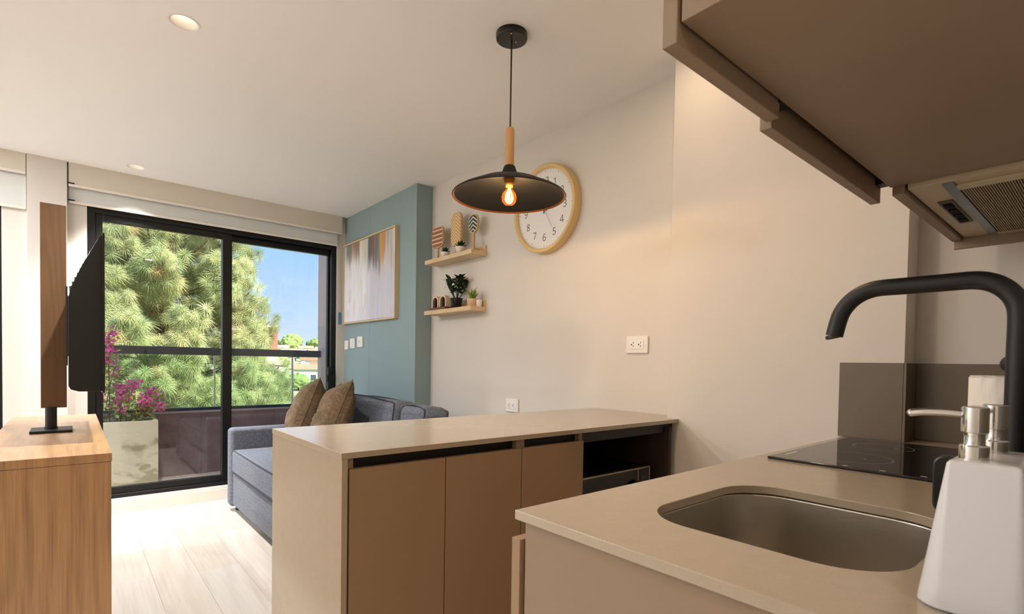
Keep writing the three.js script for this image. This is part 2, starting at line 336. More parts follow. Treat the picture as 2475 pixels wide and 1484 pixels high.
{ // planter with bougainvillea
  const x0 = -0.12, x1 = 0.588, z0 = ZP + 0.02, z1 = -5.58, y1 = 0.562;
  const t = thing('planter', 'tall stained concrete planter box on the balcony', 'planter');
  part(t, 'box', [bx(x0, x1, -0.022, y1, z1 - 0.03, z1, 0.004), bx(x0, x1, -0.022, y1, z0, z0 + 0.03, 0.004), bx(x0, x0 + 0.03, -0.022, y1, z0 + 0.03, z1 - 0.03, 0.003), bx(x1 - 0.03, x1, -0.022, y1, z0 + 0.03, z1 - 0.03, 0.003), bx(x0 + 0.03, x1 - 0.03, -0.022, 0.02, z0 + 0.03, z1 - 0.03, 0)], mt.concrete);
  part(t, 'soil', bx(x0 + 0.03, x1 - 0.03, 0.02, y1 - 0.035, z0 + 0.03, z1 - 0.03, 0), mt.soil);
  const b = thing('bougainvillea', 'bougainvillea with magenta flowers growing in the concrete planter', 'plant', [0, y1 - 0.035, 0]);
  const stems = [], tips = [];
  for (let k = 0; k < 26; k++) {
    const bxs = rr(x0 + 0.08, x1 - 0.1), bz = rr(z0 + 0.08, z1 - 0.08), lean = rr(-0.1, 0.22), h = rr(0.14, 0.42) * (bxs < 0.28 ? 1.6 : 1);
    const pts = [[bxs, 0.006, bz], [bxs + lean * 0.3, h * 0.4, bz + rr(-0.05, 0.05)], [bxs + lean * 0.7, h * 0.8, bz + rr(-0.08, 0.08)], [bxs + lean, h, bz + rr(-0.1, 0.1)]];
    stems.push(tube(pts, rr(0.0025, 0.005), 10, 5)); tips.push(pts);
  }
  for (let k = 0; k < 3; k++) { const pts = [[0.15 + k * 0.05, 0.006, -5.75], [0.17 + k * 0.04, 0.3, -5.74], [0.2 + k * 0.02, 0.55 + k * 0.09, -5.72], [0.215 + k * 0.03, 0.66 + k * 0.08, -5.7]]; stems.push(tube(pts, 0.005, 14, 5)); tips.push(pts, pts); }
  part(b, 'stems', stems, M('#6b5a45', 0.9));
  const leaf = (s) => { const g = new THREE.BufferGeometry(); g.setAttribute('position', new THREE.Float32BufferAttribute([0, 0, 0, -0.45 * s, 0.12 * s, 0.45 * s, 0, -0.06 * s, 0.5 * s, 0, -0.06 * s, 0.5 * s, 0.45 * s, 0.12 * s, 0.45 * s, 0, 0, 0, -0.45 * s, 0.12 * s, 0.45 * s, 0, 0.02 * s, s, 0, -0.06 * s, 0.5 * s, 0, -0.06 * s, 0.5 * s, 0, 0.02 * s, s, 0.45 * s, 0.12 * s, 0.45 * s], 3)); g.computeVertexNormals(); g.setAttribute('uv', new THREE.Float32BufferAttribute(new Float32Array(24), 2)); return g; };
  const cloud = (n, s0, s1, where) => { const out = []; for (let k = 0; k < n; k++) { const p = tips[Math.floor(rnd() * tips.length)], f = where(); const a = p[Math.min(3, Math.floor(f))], c = p[Math.min(3, Math.floor(f) + 1)], q = f % 1; const g = leaf(rr(s0, s1)); g.rotateX(rr(-1.6, 1.6)).rotateY(rr(0, 6.3)).rotateZ(rr(-1, 1)); g.translate(a[0] + (c[0] - a[0]) * q + rr(-0.045, 0.045), a[1] + (c[1] - a[1]) * q + rr(-0.03, 0.03), a[2] + (c[2] - a[2]) * q + rr(-0.045, 0.045)); out.push(g); } return out; };
  const green = M('#a0bc60', 0.6, { transmission: 0.3, thickness: 0 }), lime = M('#d6d060', 0.6, { transmission: 0.3, thickness: 0 }), pink = M('#ff66c4', 0.6, { transmission: 0.35, thickness: 0 });
  for (const [nm, g, m] of [['leaves', cloud(420, 0.02, 0.045, () => rr(0.6, 3)), green], ['leaves', cloud(260, 0.02, 0.042, () => rr(0.8, 3)), lime], ['flowers', cloud(760, 0.02, 0.042, () => rr(2.1, 3.0)), pink]]) part(b, nm, g, m).userData.kind = 'stuff';
}
{ // the big pine beyond the balcony
  const t = thing('pine_tree', 'large sunlit pine with long needle tufts beyond the balcony', 'tree', [1.55, -9, -15.2]);
  const trunkTop = 15.2;
  part(t, 'trunk', [tube([[0, 0, 0], [0.1, 5, 0.1], [-0.05, 10, 0], [0.1, trunkTop, 0]], 0.22, 30, 12)], mt.bark);
  const branches = [], tufts = [];
  const radius = (y) => y < 2 ? 0 : 3.05 * Math.pow(Math.sin(Math.PI * clamp((y - 1.0) / 16.2, 0, 1)), 0.55) * (y > 10.4 ? Math.pow(clamp((16.4 - y) / 6.0), 0.62) : 1);
  for (let k = 0; k < 330; k++) {
    const y = 2.5 + 13.2 * (k / 330) + rr(-0.2, 0.2), a = k * 2.39996 + rr(-0.3, 0.3), R = radius(y) * rr(0.72, 1.06);
    if (R < 0.25) continue;
    const dx = Math.cos(a), dz = Math.sin(a), rise = rr(0.05, 0.5);
    const p = [[0, y - 0.5, 0], [dx * R * 0.5, y - 0.45 + rise * 0.3, dz * R * 0.5], [dx * R * 0.85, y - 0.2 + rise * 0.5, dz * R * 0.85], [dx * R, y + rise, dz * R]];
    branches.push(tube(p, 0.017, 8, 5));
    const c = new THREE.CatmullRomCurve3(p.map((q) => V(...q)));
    const n = Math.round(13 + R * 10);
    for (let j = 0; j < n; j++) { const f = rnd() < 0.74 ? 0.55 + 0.45 * Math.pow(rnd(), 0.5) : rr(0.2, 0.55), q = c.getPoint(f), sp = 0.30; tufts.push([q.x + rr(-sp, sp), q.y + rr(-sp * 0.8, sp * 0.8), q.z + rr(-sp, sp), dx, 0.55 + rise, dz]); }
  }
  part(t, 'branches', branches, mt.bark).userData.kind = 'stuff';
  const makeTuft = (droop) => { // a spray of long needles
    const pos = [], n = 74, q = V(0, 0, 0), s = V(0, 0, 0);
    for (let k = 0; k < n; k++) {
      const a = k * 2.39996, e = Math.acos(1 - 1.55 * (k + 0.5) / n), L = rr(0.17, 0.26), w = 0.0048;
      const d = V(Math.sin(e) * Math.cos(a), Math.cos(e), Math.sin(e) * Math.sin(a)); s.set(-Math.sin(a), 0, Math.cos(a));
      const m = d.clone().multiplyScalar(L * 0.55), tip = d.clone().multiplyScalar(L); tip.y -= L * droop * Math.sin(e); m.y -= L * droop * 0.2 * Math.sin(e);
      q.copy(d).multiplyScalar(0.01);
      pos.push(q.x - s.x * w * 0.5, q.y, q.z - s.z * w * 0.5, q.x + s.x * w * 0.5, q.y, q.z + s.z * w * 0.5, m.x + s.x * w, m.y, m.z + s.z * w);
      pos.push(q.x - s.x * w * 0.5, q.y, q.z - s.z * w * 0.5, m.x + s.x * w, m.y, m.z + s.z * w, m.x - s.x * w, m.y, m.z - s.z * w);
      pos.push(m.x - s.x * w, m.y, m.z - s.z * w, m.x + s.x * w, m.y, m.z + s.z * w, tip.x, tip.y, tip.z);
    }
    const g = new THREE.BufferGeometry(); g.setAttribute('position', new THREE.Float32BufferAttribute(pos, 3)); g.computeVertexNormals(); return g;
  };
  const needle = M('#ffffff', 0.85, { transmission: 0.35, thickness: 0 });
  const up = V(0, 1, 0), o = new THREE.Object3D(), col = new THREE.Color();
  for (const [k, droop] of [[0, 0.35], [1, 0.75]]) {
    const mine = tufts.filter((_, i) => i % 2 === k);
    const im = new THREE.InstancedMesh(makeTuft(droop), needle, mine.length); im.name = 'needle_tufts'; im.userData.kind = 'stuff'; shade(im);
    mine.forEach(([x, y, z, dx, dy, dz], i) => {
      o.position.set(x, y, z); o.quaternion.setFromUnitVectors(up, V(dx + rr(-0.5, 0.5), dy + rr(-0.3, 0.5), dz + rr(-0.5, 0.5)).normalize()); o.scale.setScalar(rr(0.7, 1.15)); o.updateMatrix(); im.setMatrixAt(i, o.matrix);
      const f = rnd(); col.setRGB(0.62, 0.62, 0.30).lerp(new THREE.Color(0.34, 0.43, 0.17), f); if (rnd() < 0.05) col.setRGB(0.5, 0.36, 0.14); im.setColorAt(i, col);
    });
    t.add(im);
  }
}
{ // hillside town far behind
  const g = new THREE.PlaneGeometry(900, 700, 90, 70).rotateX(-Math.PI / 2), p = g.attributes.position;
  const hillY = (x, z) => { const d = -z; return -6.2 + 0.055 * clamp(d - 40, 0, 220) - 0.02 * Math.max(0, d - 260) + 1.4 * fbm(x * 0.02, 1.5, z * 0.02, 3); };
  for (let i = 0; i < p.count; i++) { const z = p.getZ(i) - 330, x = p.getX(i); p.setZ(i, z); p.setY(i, hillY(x, z)); }
  g.computeVertexNormals();
  struct('hillside', metreUV(g), M('#ffffff', 1, { map: groundTex }), 'hillside rising behind the balcony');
  const wallM = [M('#f0e8dc', 0.9), M('#f4f0ea', 0.9), M('#ecd9c8', 0.9)], roofM = [M('#d79a80', 0.9), M('#c98468', 0.9), M('#e2b8a0', 0.9)], paneM = M('#5b666c', 0.3);
  const dir = (px) => (40.4857 + Math.atan((px - 1244.6) / FOCAL) * 180 / Math.PI) * Math.PI / 180;
  const at = (px, d) => [d * Math.tan(dir(px)), -d];
  const used = [], put = (px, d, r) => { const [x, z] = at(px, d); if (used.some(([a, c, q]) => Math.hypot(a - x, c - z) < q + r)) return null; used.push([x, z, r]); return [x, z]; };
  put(655, 165, 6);
  for (let k = 0, n = 0; k < 400 && n < 20; k++) {
    const w = rr(4, 7.5), d = rr(96, 205), p = put(rr(590, 792), d, w * 0.62 + 1.6); if (!p) continue; n++;
    const h = rr(2.6, 3.4), t = thing('house', 'small pale house with terracotta roof on the far hillside', 'house', [p[0], hillY(...p) - 0.3, p[1]], 'houses on the far hillside');
    part(t, 'wall', bx(-w / 2, w / 2, 0, h, -2, 2, 0), wallM[n % 3]);
    const s = new THREE.Shape(); s.moveTo(-2.3, 0); s.lineTo(2.3, 0); s.lineTo(0, 1.0); s.closePath();
    part(t, 'roof', new THREE.ExtrudeGeometry(s, { depth: w + 0.4, bevelEnabled: false }).rotateY(Math.PI / 2).translate(-w / 2 - 0.2, h, 0), roofM[n % 3]);
    for (let i = 0; i < Math.floor(w / 2.2); i++) part(t, 'window', bx(-w / 2 + 0.8 + i * 2.1, -w / 2 + 1.7 + i * 2.1, 1, 2.1, 2, 2.04, 0), paneM);
    t.rotation.y = -0.3 + rr(-0.3, 0.3);
  }
  { const [x, z] = at(655, 165), t = thing('tower_block', 'brick red tower block on the hillside right of the pine', 'building', [x, hillY(x, z) - 1, z]); part(t, 'wall', bx(-1.7, 1.7, 0, 11, -3, 3, 0), M('#b07a63', 0.9)); part(t, 'roof', bx(-1.9, 1.9, 11, 11.4, -3.2, 3.2, 0), wallM[1]); t.rotation.y = -0.26; }
  const crown = (s) => { const q = new THREE.IcosahedronGeometry(1, 4), a = q.attributes.position, v = V(0, 0, 0); for (let i = 0; i < a.count; i++) { v.fromBufferAttribute(a, i); const k = 1 + 0.55 * fbm(v.x * 2.3 + s, v.y * 2.3, v.z * 2.3, 4); a.setXYZ(i, v.x * k, v.y * k * 0.8, v.z * k); } q.computeVertexNormals(); return q; };
  const crowns = [crown(1), crown(4), crown(9)], treeM = [M('#8ea35c', 0.95), M('#6f8d4c', 0.95), M('#a7b06a', 0.95), M('#7d9a66', 0.95)], trunkM = mt.bark;
  const spots = [];
  for (const [n, p0, p1, d0, d1, s0, s1] of [[40, 690, 792, 205, 250, 2.6, 4.2], [12, 560, 690, 230, 300, 2.6, 4], [420, 590, 792, 58, 205, 0.8, 2.1]]) for (let k = 0; k < n; k++) {
    const px = rr(p0, p1), d = rr(d0, d1), s = rr(s0, s1); if (put(px, d, s * 1.15)) spots.push([px, d, s]);
  }
  spots.forEach(([px, d, s], k) => {
    const [x, z] = at(px, d), t = thing('far_tree', 'round green tree on the distant hillside among the houses', 'tree', [x, hillY(x, z) - 0.2, z], 'trees on the far hillside');
    part(t, 'trunk', cyl(0.15, 0.1, s, 0, 0, 0, 6), trunkM);
    const c = part(t, 'crown', crowns[k % 3], treeM[Math.floor(rnd() * 4)]); c.position.y = s * 1.2; c.scale.setScalar(s); c.rotation.y = rr(0, 6);
  });
}

// ---------------------------------------------------------------- peninsula
const slabFrom = (pts, hole, y, t, m = 0.0012) => {
  const s = new THREE.Shape(); pts.forEach(([x, z], i) => i ? s.lineTo(x, z) : s.moveTo(x, z)); s.closePath(); if (hole) s.holes.push(hole);
  return metreUV(extrude(s, t, m, 20).rotateX(Math.PI / 2).translate(0, y, 0));
};
{
  const t = thing('peninsula_worktop', 'beige stone worktop with waterfall end on the kitchen peninsula', 'worktop');
  part(t, 'slab', slabFrom([[0.488, -1.2], [1.924, -1.2], [1.924, -1.257], [2.038, -1.257], [2.038, -1.76], [0.488, -1.76]], null, 0.9, 0.015), mt.quartz);
  part(t, 'waterfall_panel', bx(0.488, 0.503, 0, 0.885, -1.76, -1.2, 0.001), mt.quartz);
}
function doorCabinet(label, x0, x1, doors) {
  const t = thing('base_cabinet', label, 'cabinet', [0, 0, 0], 'cabinets under the peninsula');
  part(t, 'body', [bx(x0, x1, 0.06, 0.884, -1.74, -1.236, 0.001), bx(x0, x1, 0.06, 0.842, -1.236, -1.223, 0), bx(x0, x0 + 0.016, 0.842, 0.884, -1.236, -1.212, 0), bx(x1 - 0.016, x1, 0.842, 0.884, -1.236, -1.212, 0)], mt.taupe);
  part(t, 'finger_channel', [bx(x0 + 0.016, x1 - 0.016, 0.843, 0.883, -1.2359, -1.232, 0), bx(x0 + 0.016, x1 - 0.016, 0.8405, 0.8445, -1.236, -1.224, 0)], mt.blackMatte);
  part(t, 'plinth', bx(x0, x1, 0, 0.06, -1.72, -1.27, 0), mt.blackMatte);
  for (const [a, b] of doors) part(t, 'door', bx(a + 0.0015, b - 0.0015, 0.063, 0.858, -1.2215, -1.203, 0.0012), mt.taupeDoor);
}
doorCabinet('taupe handleless peninsula cabinet with two doors next to the waterfall end', 0.505, 1.061, [[0.507, 0.783], [0.783, 1.061]]);
doorCabinet('taupe handleless peninsula cabinet with one door left of the microwave', 1.062, 1.345, [[1.062, 1.345]]);
{
  const t = thing('microwave_cabinet', 'open cabinet darkened for niche shade at the wall end of the peninsula holding the microwave', 'cabinet'), dark = M('#3a2e25', 0.6);  // panel colour darkened to hold the shade inside the niche
  part(t, 'side_panel', bx(1.346, 1.358, 0, 0.884, -1.74, -1.215, 0.001), dark); part(t, 'side_panel', bx(1.868, 1.884, 0, 0.868, -1.74, -1.206, 0.001), dark);
  part(t, 'filler', bx(1.886, 1.923, 0, 0.868, -1.25, -1.232, 0.001), mt.taupe);
  part(t, 'back_panel', bx(1.358, 1.868, 0, 0.884, -1.74, -1.728, 0), dark); part(t, 'shelf', bx(1.358, 1.868, 0.412, 0.43, -1.728, -1.215, 0.001), dark); part(t, 'floor_panel', bx(1.358, 1.868, 0, 0.06, -1.728, -1.24, 0), dark);
  part(t, 'top_rail', [bx(1.358, 1.923, 0.845, 0.884, -1.236, -1.228, 0.001), bx(1.358, 1.868, 0.872, 0.884, -1.728, -1.236, 0)], mt.blackMatte);
  part(t, 'vent_plate', bx(1.60, 1.72, 0.775, 0.83, -1.7275, -1.724, 0.001), M('#7c7468', 0.6));
}
{
  const t = thing('microwave', 'black microwave oven with silver edge in the peninsula niche', 'microwave'), trim = M('#a49684', 0.3, { metalness: 0.8 });
  part(t, 'body', bx(1.366, 1.805, 0.436, 0.711, -1.62, -1.262, 0.006), mt.blackSatin);
  part(t, 'door', bx(1.37, 1.722, 0.442, 0.704, -1.262, -1.25, 0.003), mt.blackGloss);
  part(t, 'control_panel', bx(1.728, 1.799, 0.442, 0.704, -1.262, -1.25, 0.003), mt.blackGloss);
  part(t, 'trim', [bx(1.366, 1.805, 0.704, 0.711, -1.264, -1.249, 0.002), bx(1.799, 1.805, 0.442, 0.706, -1.264, -1.249, 0.002), bx(1.7225, 1.7275, 0.442, 0.704, -1.262, -1.2495, 0.001)], trim);
  part(t, 'handle', new THREE.TorusGeometry(0.055, 0.009, 10, 30, Math.PI).rotateZ(Math.PI / 2).translate(1.716, 0.60, -1.236), mt.blackSatin);
  part(t, 'door_window', bx(1.395, 1.66, 0.47, 0.64, -1.2505, -1.2488, 0.001), M('#17140f', 0.1));
  part(t, 'display', bx(1.742, 1.786, 0.655, 0.675, -1.2505, -1.2488, 0.0005), M('#24302c', 0.2));
  for (const [x, z] of [[1.39, -1.3], [1.78, -1.3], [1.39, -1.58], [1.78, -1.58]]) part(t, 'foot', cyl(0.012, 0.012, 0.006, x, 0.43, z, 12), mt.blackMatte);
}

// ---------------------------------------------------------------- kitchen counter
const SX0 = 0.64, SX1 = 0.99, SZ0 = -0.47, SZ1 = -0.145, SR = 0.085;
{
  const t = thing('kitchen_worktop', 'beige stone kitchen worktop with a cut-out for the sink', 'worktop');
  part(t, 'slab', slabFrom([[0.509, -0.588], [1.924, -0.588], [1.924, -0.431], [2.038, -0.431], [2.038, 0.03], [0.509, 0.03]], roundRect(SX0, SX1, SZ0, SZ1, SR, THREE.Path), 0.9, 0.0145), mt.quartz);
}
function loft(rings, closeBottom = true) { // rings of equally many points
  const pos = [], uv = [], idx = [], n = rings[0].length;
  rings.forEach((r, j) => r.forEach((p, i) => { pos.push(...p); uv.push(i / n * 1.2, p[1]); }));
  for (let j = 0; j < rings.length - 1; j++) for (let i = 0; i < n; i++) { const a = j * n + i, b = j * n + (i + 1) % n, c = a + n, d = b + n; idx.push(a, c, b, b, c, d); }
  if (closeBottom) { const l = rings.length - 1, c = rings[l].reduce((s, p) => [s[0] + p[0] / n, s[1] + p[1] / n, s[2] + p[2] / n], [0, 0, 0]); pos.push(...c); uv.push(0.5, c[1]); const k = pos.length / 3 - 1; for (let i = 0; i < n; i++) idx.push(l * n + i, k, l * n + (i + 1) % n); }
  const g = new THREE.BufferGeometry(); g.setAttribute('position', new THREE.Float32BufferAttribute(pos, 3)); g.setAttribute('uv', new THREE.Float32BufferAttribute(uv, 2)); g.setIndex(idx); g.computeVertexNormals(); return g;
}
function rrRing(x0, x1, z0, z1, r, y, inset = 0, k = 10) {
  const out = [], q = Math.max(0.003, r - inset); x0 += inset; x1 -= inset; z0 += inset; z1 -= inset;
  for (const [cx, cz, a] of [[x1 - q, z1 - q, 0], [x0 + q, z1 - q, Math.PI / 2], [x0 + q, z0 + q, Math.PI], [x1 - q, z0 + q, Math.PI * 1.5]]) for (let i = 0; i <= k; i++) { const t = a + i / k * Math.PI / 2; out.push([cx + Math.cos(t) * q, y, cz + Math.sin(t) * q]); }
  return out;
}
{
  const t = thing('kitchen_sink', 'undermounted stainless steel sink bowl in the beige worktop', 'sink');
  const R = (y, i) => rrRing(SX0, SX1, SZ0, SZ1, SR, y, i);
  part(t, 'bowl', loft([R(0.885, -0.02), R(0.885, -0.004), R(0.880, -0.003), R(0.78, 0.002), R(0.715, 0.006), R(0.70, 0.012), R(0.692, 0.022), R(0.688, 0.038)]), mt.steel);
  part(t, 'drain', [lathe([[0.0, 0.001], [0.03, 0.001], [0.042, 0.004], [0.045, 0.001]], 32).translate(0.815, 0.6875, -0.3)], mt.chrome);
}
{
  const t = thing('sink_cabinet', 'beige base cabinet with plain end panel under the sink worktop', 'cabinet');
  part(t, 'end_panel', bx(0.519, 0.537, 0, 0.8845, -0.578, 0.025, 0.0012), mt.taupe);
  part(t, 'back_panel', bx(0.537, 1.92, 0.06, 0.8845, 0.012, 0.025, 0), mt.taupe); part(t, 'floor_panel', bx(0.537, 1.92, 0.06, 0.08, -0.56, 0.012, 0), mt.taupe); part(t, 'plinth', bx(0.537, 1.92, 0, 0.06, -0.53, -0.51, 0), mt.blackMatte);
  part(t, 'finger_channel', bx(0.537, 1.92, 0.83, 0.8845, -0.555, -0.545, 0), mt.blackMatte);
  for (let k = 0; k < 3; k++) part(t, 'door', bx(0.514 + k * 0.468, 0.514 + k * 0.468 + 0.465, 0.063, 0.854, -0.603, -0.584, 0.0012), mt.taupeDoor);
  part(t, 'partition', bx(1.22, 1.236, 0.08, 0.8845, -0.56, 0.012, 0), mt.taupe);
}
{
  const t = thing('induction_cooktop', 'black glass induction cooktop set on the worktop by the wall', 'cooktop'), y = 0.9001, print = M('#b5b1aa', 0.5);
  part(t, 'glass_plate', bx(1.286, 1.856, y, y + 0.006, -0.557, -0.047, 0.0025), M('#0b0b0c', 0.07));
  for (const [x, z, r] of [[1.44, -0.425, 0.085], [1.44, -0.18, 0.07], [1.70, -0.425, 0.07], [1.70, -0.18, 0.085]]) part(t, 'burner_ring', [new THREE.RingGeometry(r - 0.0011, r, 64).rotateX(-Math.PI / 2).translate(x, y + 0.0063, z), new THREE.RingGeometry(0.0, 0.003, 12).rotateX(-Math.PI / 2).translate(x, y + 0.0063, z + 0.03)], print);
  part(t, 'maker_mark', bx(1.345, 1.415, y + 0.0055, y + 0.0063, -0.541, -0.535, 0), M('#cfc8be', 0.5));
  part(t, 'touch_controls', [0, 1, 2, 3].map((k) => bx(1.30, 1.306, y + 0.0055, y + 0.0063, -0.4 + k * 0.07, -0.39 + k * 0.07, 0)), print);
}
{
  const t = thing('backsplash', 'dark taupe backsplash panels in the cooktop corner', 'backsplash');
  part(t, 'panel', bx(1.918, 1.9255, 0.9005, 1.141, -0.606, -0.433, 0.0008), mt.splash);
  part(t, 'panel', bx(1.918, 2.0385, 0.9005, 1.141, -0.4325, -0.4255, 0.0008), mt.splash);
  part(t, 'panel', bx(2.032, 2.0395, 0.9005, 1.141, -0.4255, 0.03, 0.0008), mt.splash);
  part(t, 'panel', bx(0.512, 2.032, 0.9005, 1.141, 0.0225, 0.0315, 0.0008), mt.splash);
}
{ // matt black tap
  const t = thing('kitchen_tap', 'matt black swan-neck kitchen tap arching over the sink', 'tap'), x = 0.815, pts = [];
  for (let i = 0; i <= 6; i++) pts.push(V(x, 0.905 + (1.184 - 0.905) * i / 6, -0.078));
  for (let i = 1; i <= 8; i++) { const a = i / 8 * Math.PI / 2; pts.push(V(x, 1.184 + Math.sin(a) * 0.044, -0.122 + Math.cos(a) * 0.044)); }
  for (let i = 1; i <= 4; i++) pts.push(V(x, 1.228, -0.122 - 0.088 * i / 4));
  for (let i = 1; i <= 8; i++) { const a = i / 8 * 1.36; pts.push(V(x, 1.176 + Math.cos(a) * 0.052, -0.21 - Math.sin(a) * 0.052)); }
  pts.push(V(x, 1.166, -0.2655));
  const c = new THREE.CatmullRomCurve3(pts);
  part(t, 'spout', new THREE.TubeGeometry(c, 120, 0.0108, 24), mt.blackMatte);
  part(t, 'spout_tip', new THREE.CylinderGeometry(0.0106, 0.0106, 0.004, 24).rotateX(-0.24).translate(x, 1.1655, -0.2657), mt.blackSatin);
  part(t, 'base', lathe([[0, 0], [0.024, 0], [0.024, 0.004], [0.018, 0.008], [0.018, 0.06], [0.012, 0.066]], 32).translate(x, 0.9, -0.078), mt.blackMatte);
  part(t, 'lever', [new THREE.CylinderGeometry(0.009, 0.009, 0.02, 16).rotateZ(Math.PI / 2).translate(x + 0.026, 0.94, -0.078), new THREE.CylinderGeometry(0.004, 0.005, 0.07, 12).rotateZ(-0.5).translate(x + 0.05, 0.97, -0.078)], mt.blackMatte);
}
{ // two-chamber soap dispenser
  const t = thing('soap_dispenser', 'white tapered soap dispenser with two chrome pumps beside the sink', 'soap dispenser');
  const R = (y, i) => rrRing(0.602, 0.764, -0.124, -0.034, 0.022, y, i, 6);
  const body = [[0.9003, 0.004], [0.903, 0.0]]; for (let k = 1; k <= 8; k++) body.push([0.903 + 0.131 * k / 8, 0.0185 * k / 8]); body.push([1.0365, 0.0205], [1.0375, 0.025]);
  part(t, 'body', [loft(body.map(([y, i]) => R(y, i))), loft([R(0.9003, 0.004)])], M('#d6d7da', 0.2));
  const pump = (x, z, turn) => {
    const p = part(t, 'pump', lathe([[0.0, 0.049], [0.0092, 0.049], [0.0102, 0.048], [0.0102, 0.0255], [0.0092, 0.0245], [0.0078, 0.0245], [0.0078, 0.0135], [0.0108, 0.0125], [0.0112, 0.0115], [0.0112, 0.0]], 40), mt.chrome);
    p.position.set(x, 1.0375, z);
    const n = part(p, 'nozzle', tube([[0, 0.0415, -0.008], [0, 0.042, -0.022], [0, 0.0415, -0.036], [0, 0.0395, -0.049]], 0.0038, 20, 14), mt.chrome); n.rotation.y = turn;
    part(p, 'nozzle_tip', new THREE.SphereGeometry(0.0038, 14, 10).translate(0, 0.0395, -0.049), mt.chrome).rotation.y = turn;
  };
  pump(0.647, -0.0895, 0.0); pump(0.714, -0.0835, -0.95);
}
{ // kitchen paper on its holder
  const t = thing('paper_roll', 'white embossed kitchen paper roll standing behind the tap', 'paper roll', [1.147, 0.9003, -0.118]);
  const emb = tex(256, 256, (u, v) => { const g = 128 + 60 * Math.sin(u * 50 + Math.sin(v * 37) * 2) * Math.sin(v * 44) + 120 * fbm(u * 9, v * 9, 2, 4); return [g, g, g]; }, false, [2, 1]);
  part(t, 'paper', lathe([[0.02, 0.012], [0.049, 0.012], [0.0505, 0.016], [0.0505, 0.209], [0.0485, 0.213], [0.02, 0.213]], 56), M('#ece6de', 0.95, { bumpMap: emb, bumpScale: 0.003 }));
  const h = thing('paper_holder', 'black upright holder with round knob inside the kitchen paper roll', 'paper holder', [1.147, 0.9003, -0.118]);
  part(h, 'foot', lathe([[0, 0], [0.066, 0], [0.066, 0.008], [0.06, 0.0115], [0, 0.0115]], 48), mt.blackMatte);
  part(h, 'rod', cyl(0.005, 0.005, 0.212, 0, 0.0115, 0, 16), mt.blackMatte);
  part(h, 'knob', new THREE.SphereGeometry(0.0135, 24, 16).translate(0, 0.232, 0), mt.blackMatte);
}
{
  const t = thing('sponge_caddy', 'black rounded caddy standing between sink and soap dispenser', 'caddy');
  const s = roundRect(-0.189, -0.12, 0.9003, 0.984, 0.012);
  part(t, 'shell', extrude(s, 0.02, 0.003, 8).rotateY(-Math.PI / 2).scale(1, 1, 1).translate(1.055, 0, 0), mt.blackSatin);
  part(t, 'rim', bx(1.038, 1.052, 0.983, 0.986, -0.17, -0.139, 0.001), mt.blackMatte);
}
{ // wall cabinet over the counter
  const t = thing('wall_cabinet', 'taupe wall cabinet with handleless doors above the kitchen counter', 'cabinet');
  part(t, 'body', bx(0.513, 1.303, 1.5, 2.3, -0.328, 0.03, 0.001), mt.taupe);
  part(t, 'door', bx(0.511, 0.776, 1.479, 2.3, -0.351, -0.332, 0.0015), mt.taupe);
  part(t, 'door', bx(0.779, 1.15, 1.471, 2.3, -0.362, -0.344, 0.0015), mt.taupe);
  part(t, 'door', bx(1.153, 1.30, 1.471, 2.3, -0.362, -0.344, 0.0015), mt.taupe);
  part(t, 'hinge', [bx(0.77, 0.80, 1.5, 2.28, -0.344, -0.328, 0), bx(1.26, 1.29, 1.5, 2.28, -0.344, -0.328, 0), bx(0.56, 0.59, 1.52, 2.28, -0.332, -0.328, 0)], mt.blackMatte);
}
{ // extractor hood beside it
  const t = thing('extractor_hood', 'built-in extractor hood with push buttons and ribbed filter over the cooktop', 'hood'), y = 1.492;
  part(t, 'body', bx(1.312, 1.894, y, 1.60, -0.300, 0.03, 0.001), mt.hood);
  part(t, 'fascia', bx(1.309, 1.897, y - 0.008, 1.56, -0.326, -0.304, 0.0015), mt.taupe);
  const pnl = part(t, 'switch_panel', bx(1.455, 1.695, y - 0.003, y, -0.278, -0.252, 0.0008), M('#4a463e', 0.5));
  for (let k = 0; k < 4; k++) part(pnl, 'button', bx(1.478 + k * 0.052, 1.478 + k * 0.052 + 0.038, y - 0.006, y - 0.003, -0.273, -0.257, 0.001), M('#030303', 0.7, { specularIntensity: 0.3 }));
  part(t, 'divider_bar', bx(1.32, 1.888, y - 0.004, y, -0.246, -0.228, 0.001), mt.greySteel);
  part(t, 'filter_frame', [bx(1.345, 1.375, y - 0.005, y, -0.228, 0.028, 0.001), bx(1.866, 1.89, y - 0.005, y, -0.228, 0.028, 0.001)], M('#c9bb9c', 0.4, { metalness: 0.3 }));
  part(t, 'filter_back', bx(1.375, 1.866, y - 0.001, y, -0.228, 0.028, 0), M('#6d6150', 0.7));
  const ribs = []; for (let z = -0.224; z < 0.026; z += 0.004) ribs.push(bx(1.375, 1.866, y - 0.004, y - 0.0008, z, z + 0.002, 0));
  part(t, 'filter_ribs', ribs, M('#a8977c', 0.45, { metalness: 0.4 })).userData.kind = 'stuff';
  part(t, 'side_panel', bx(1.898, 1.912, 1.463, 1.60, -0.322, 0.03, 0.001), mt.taupe);
}

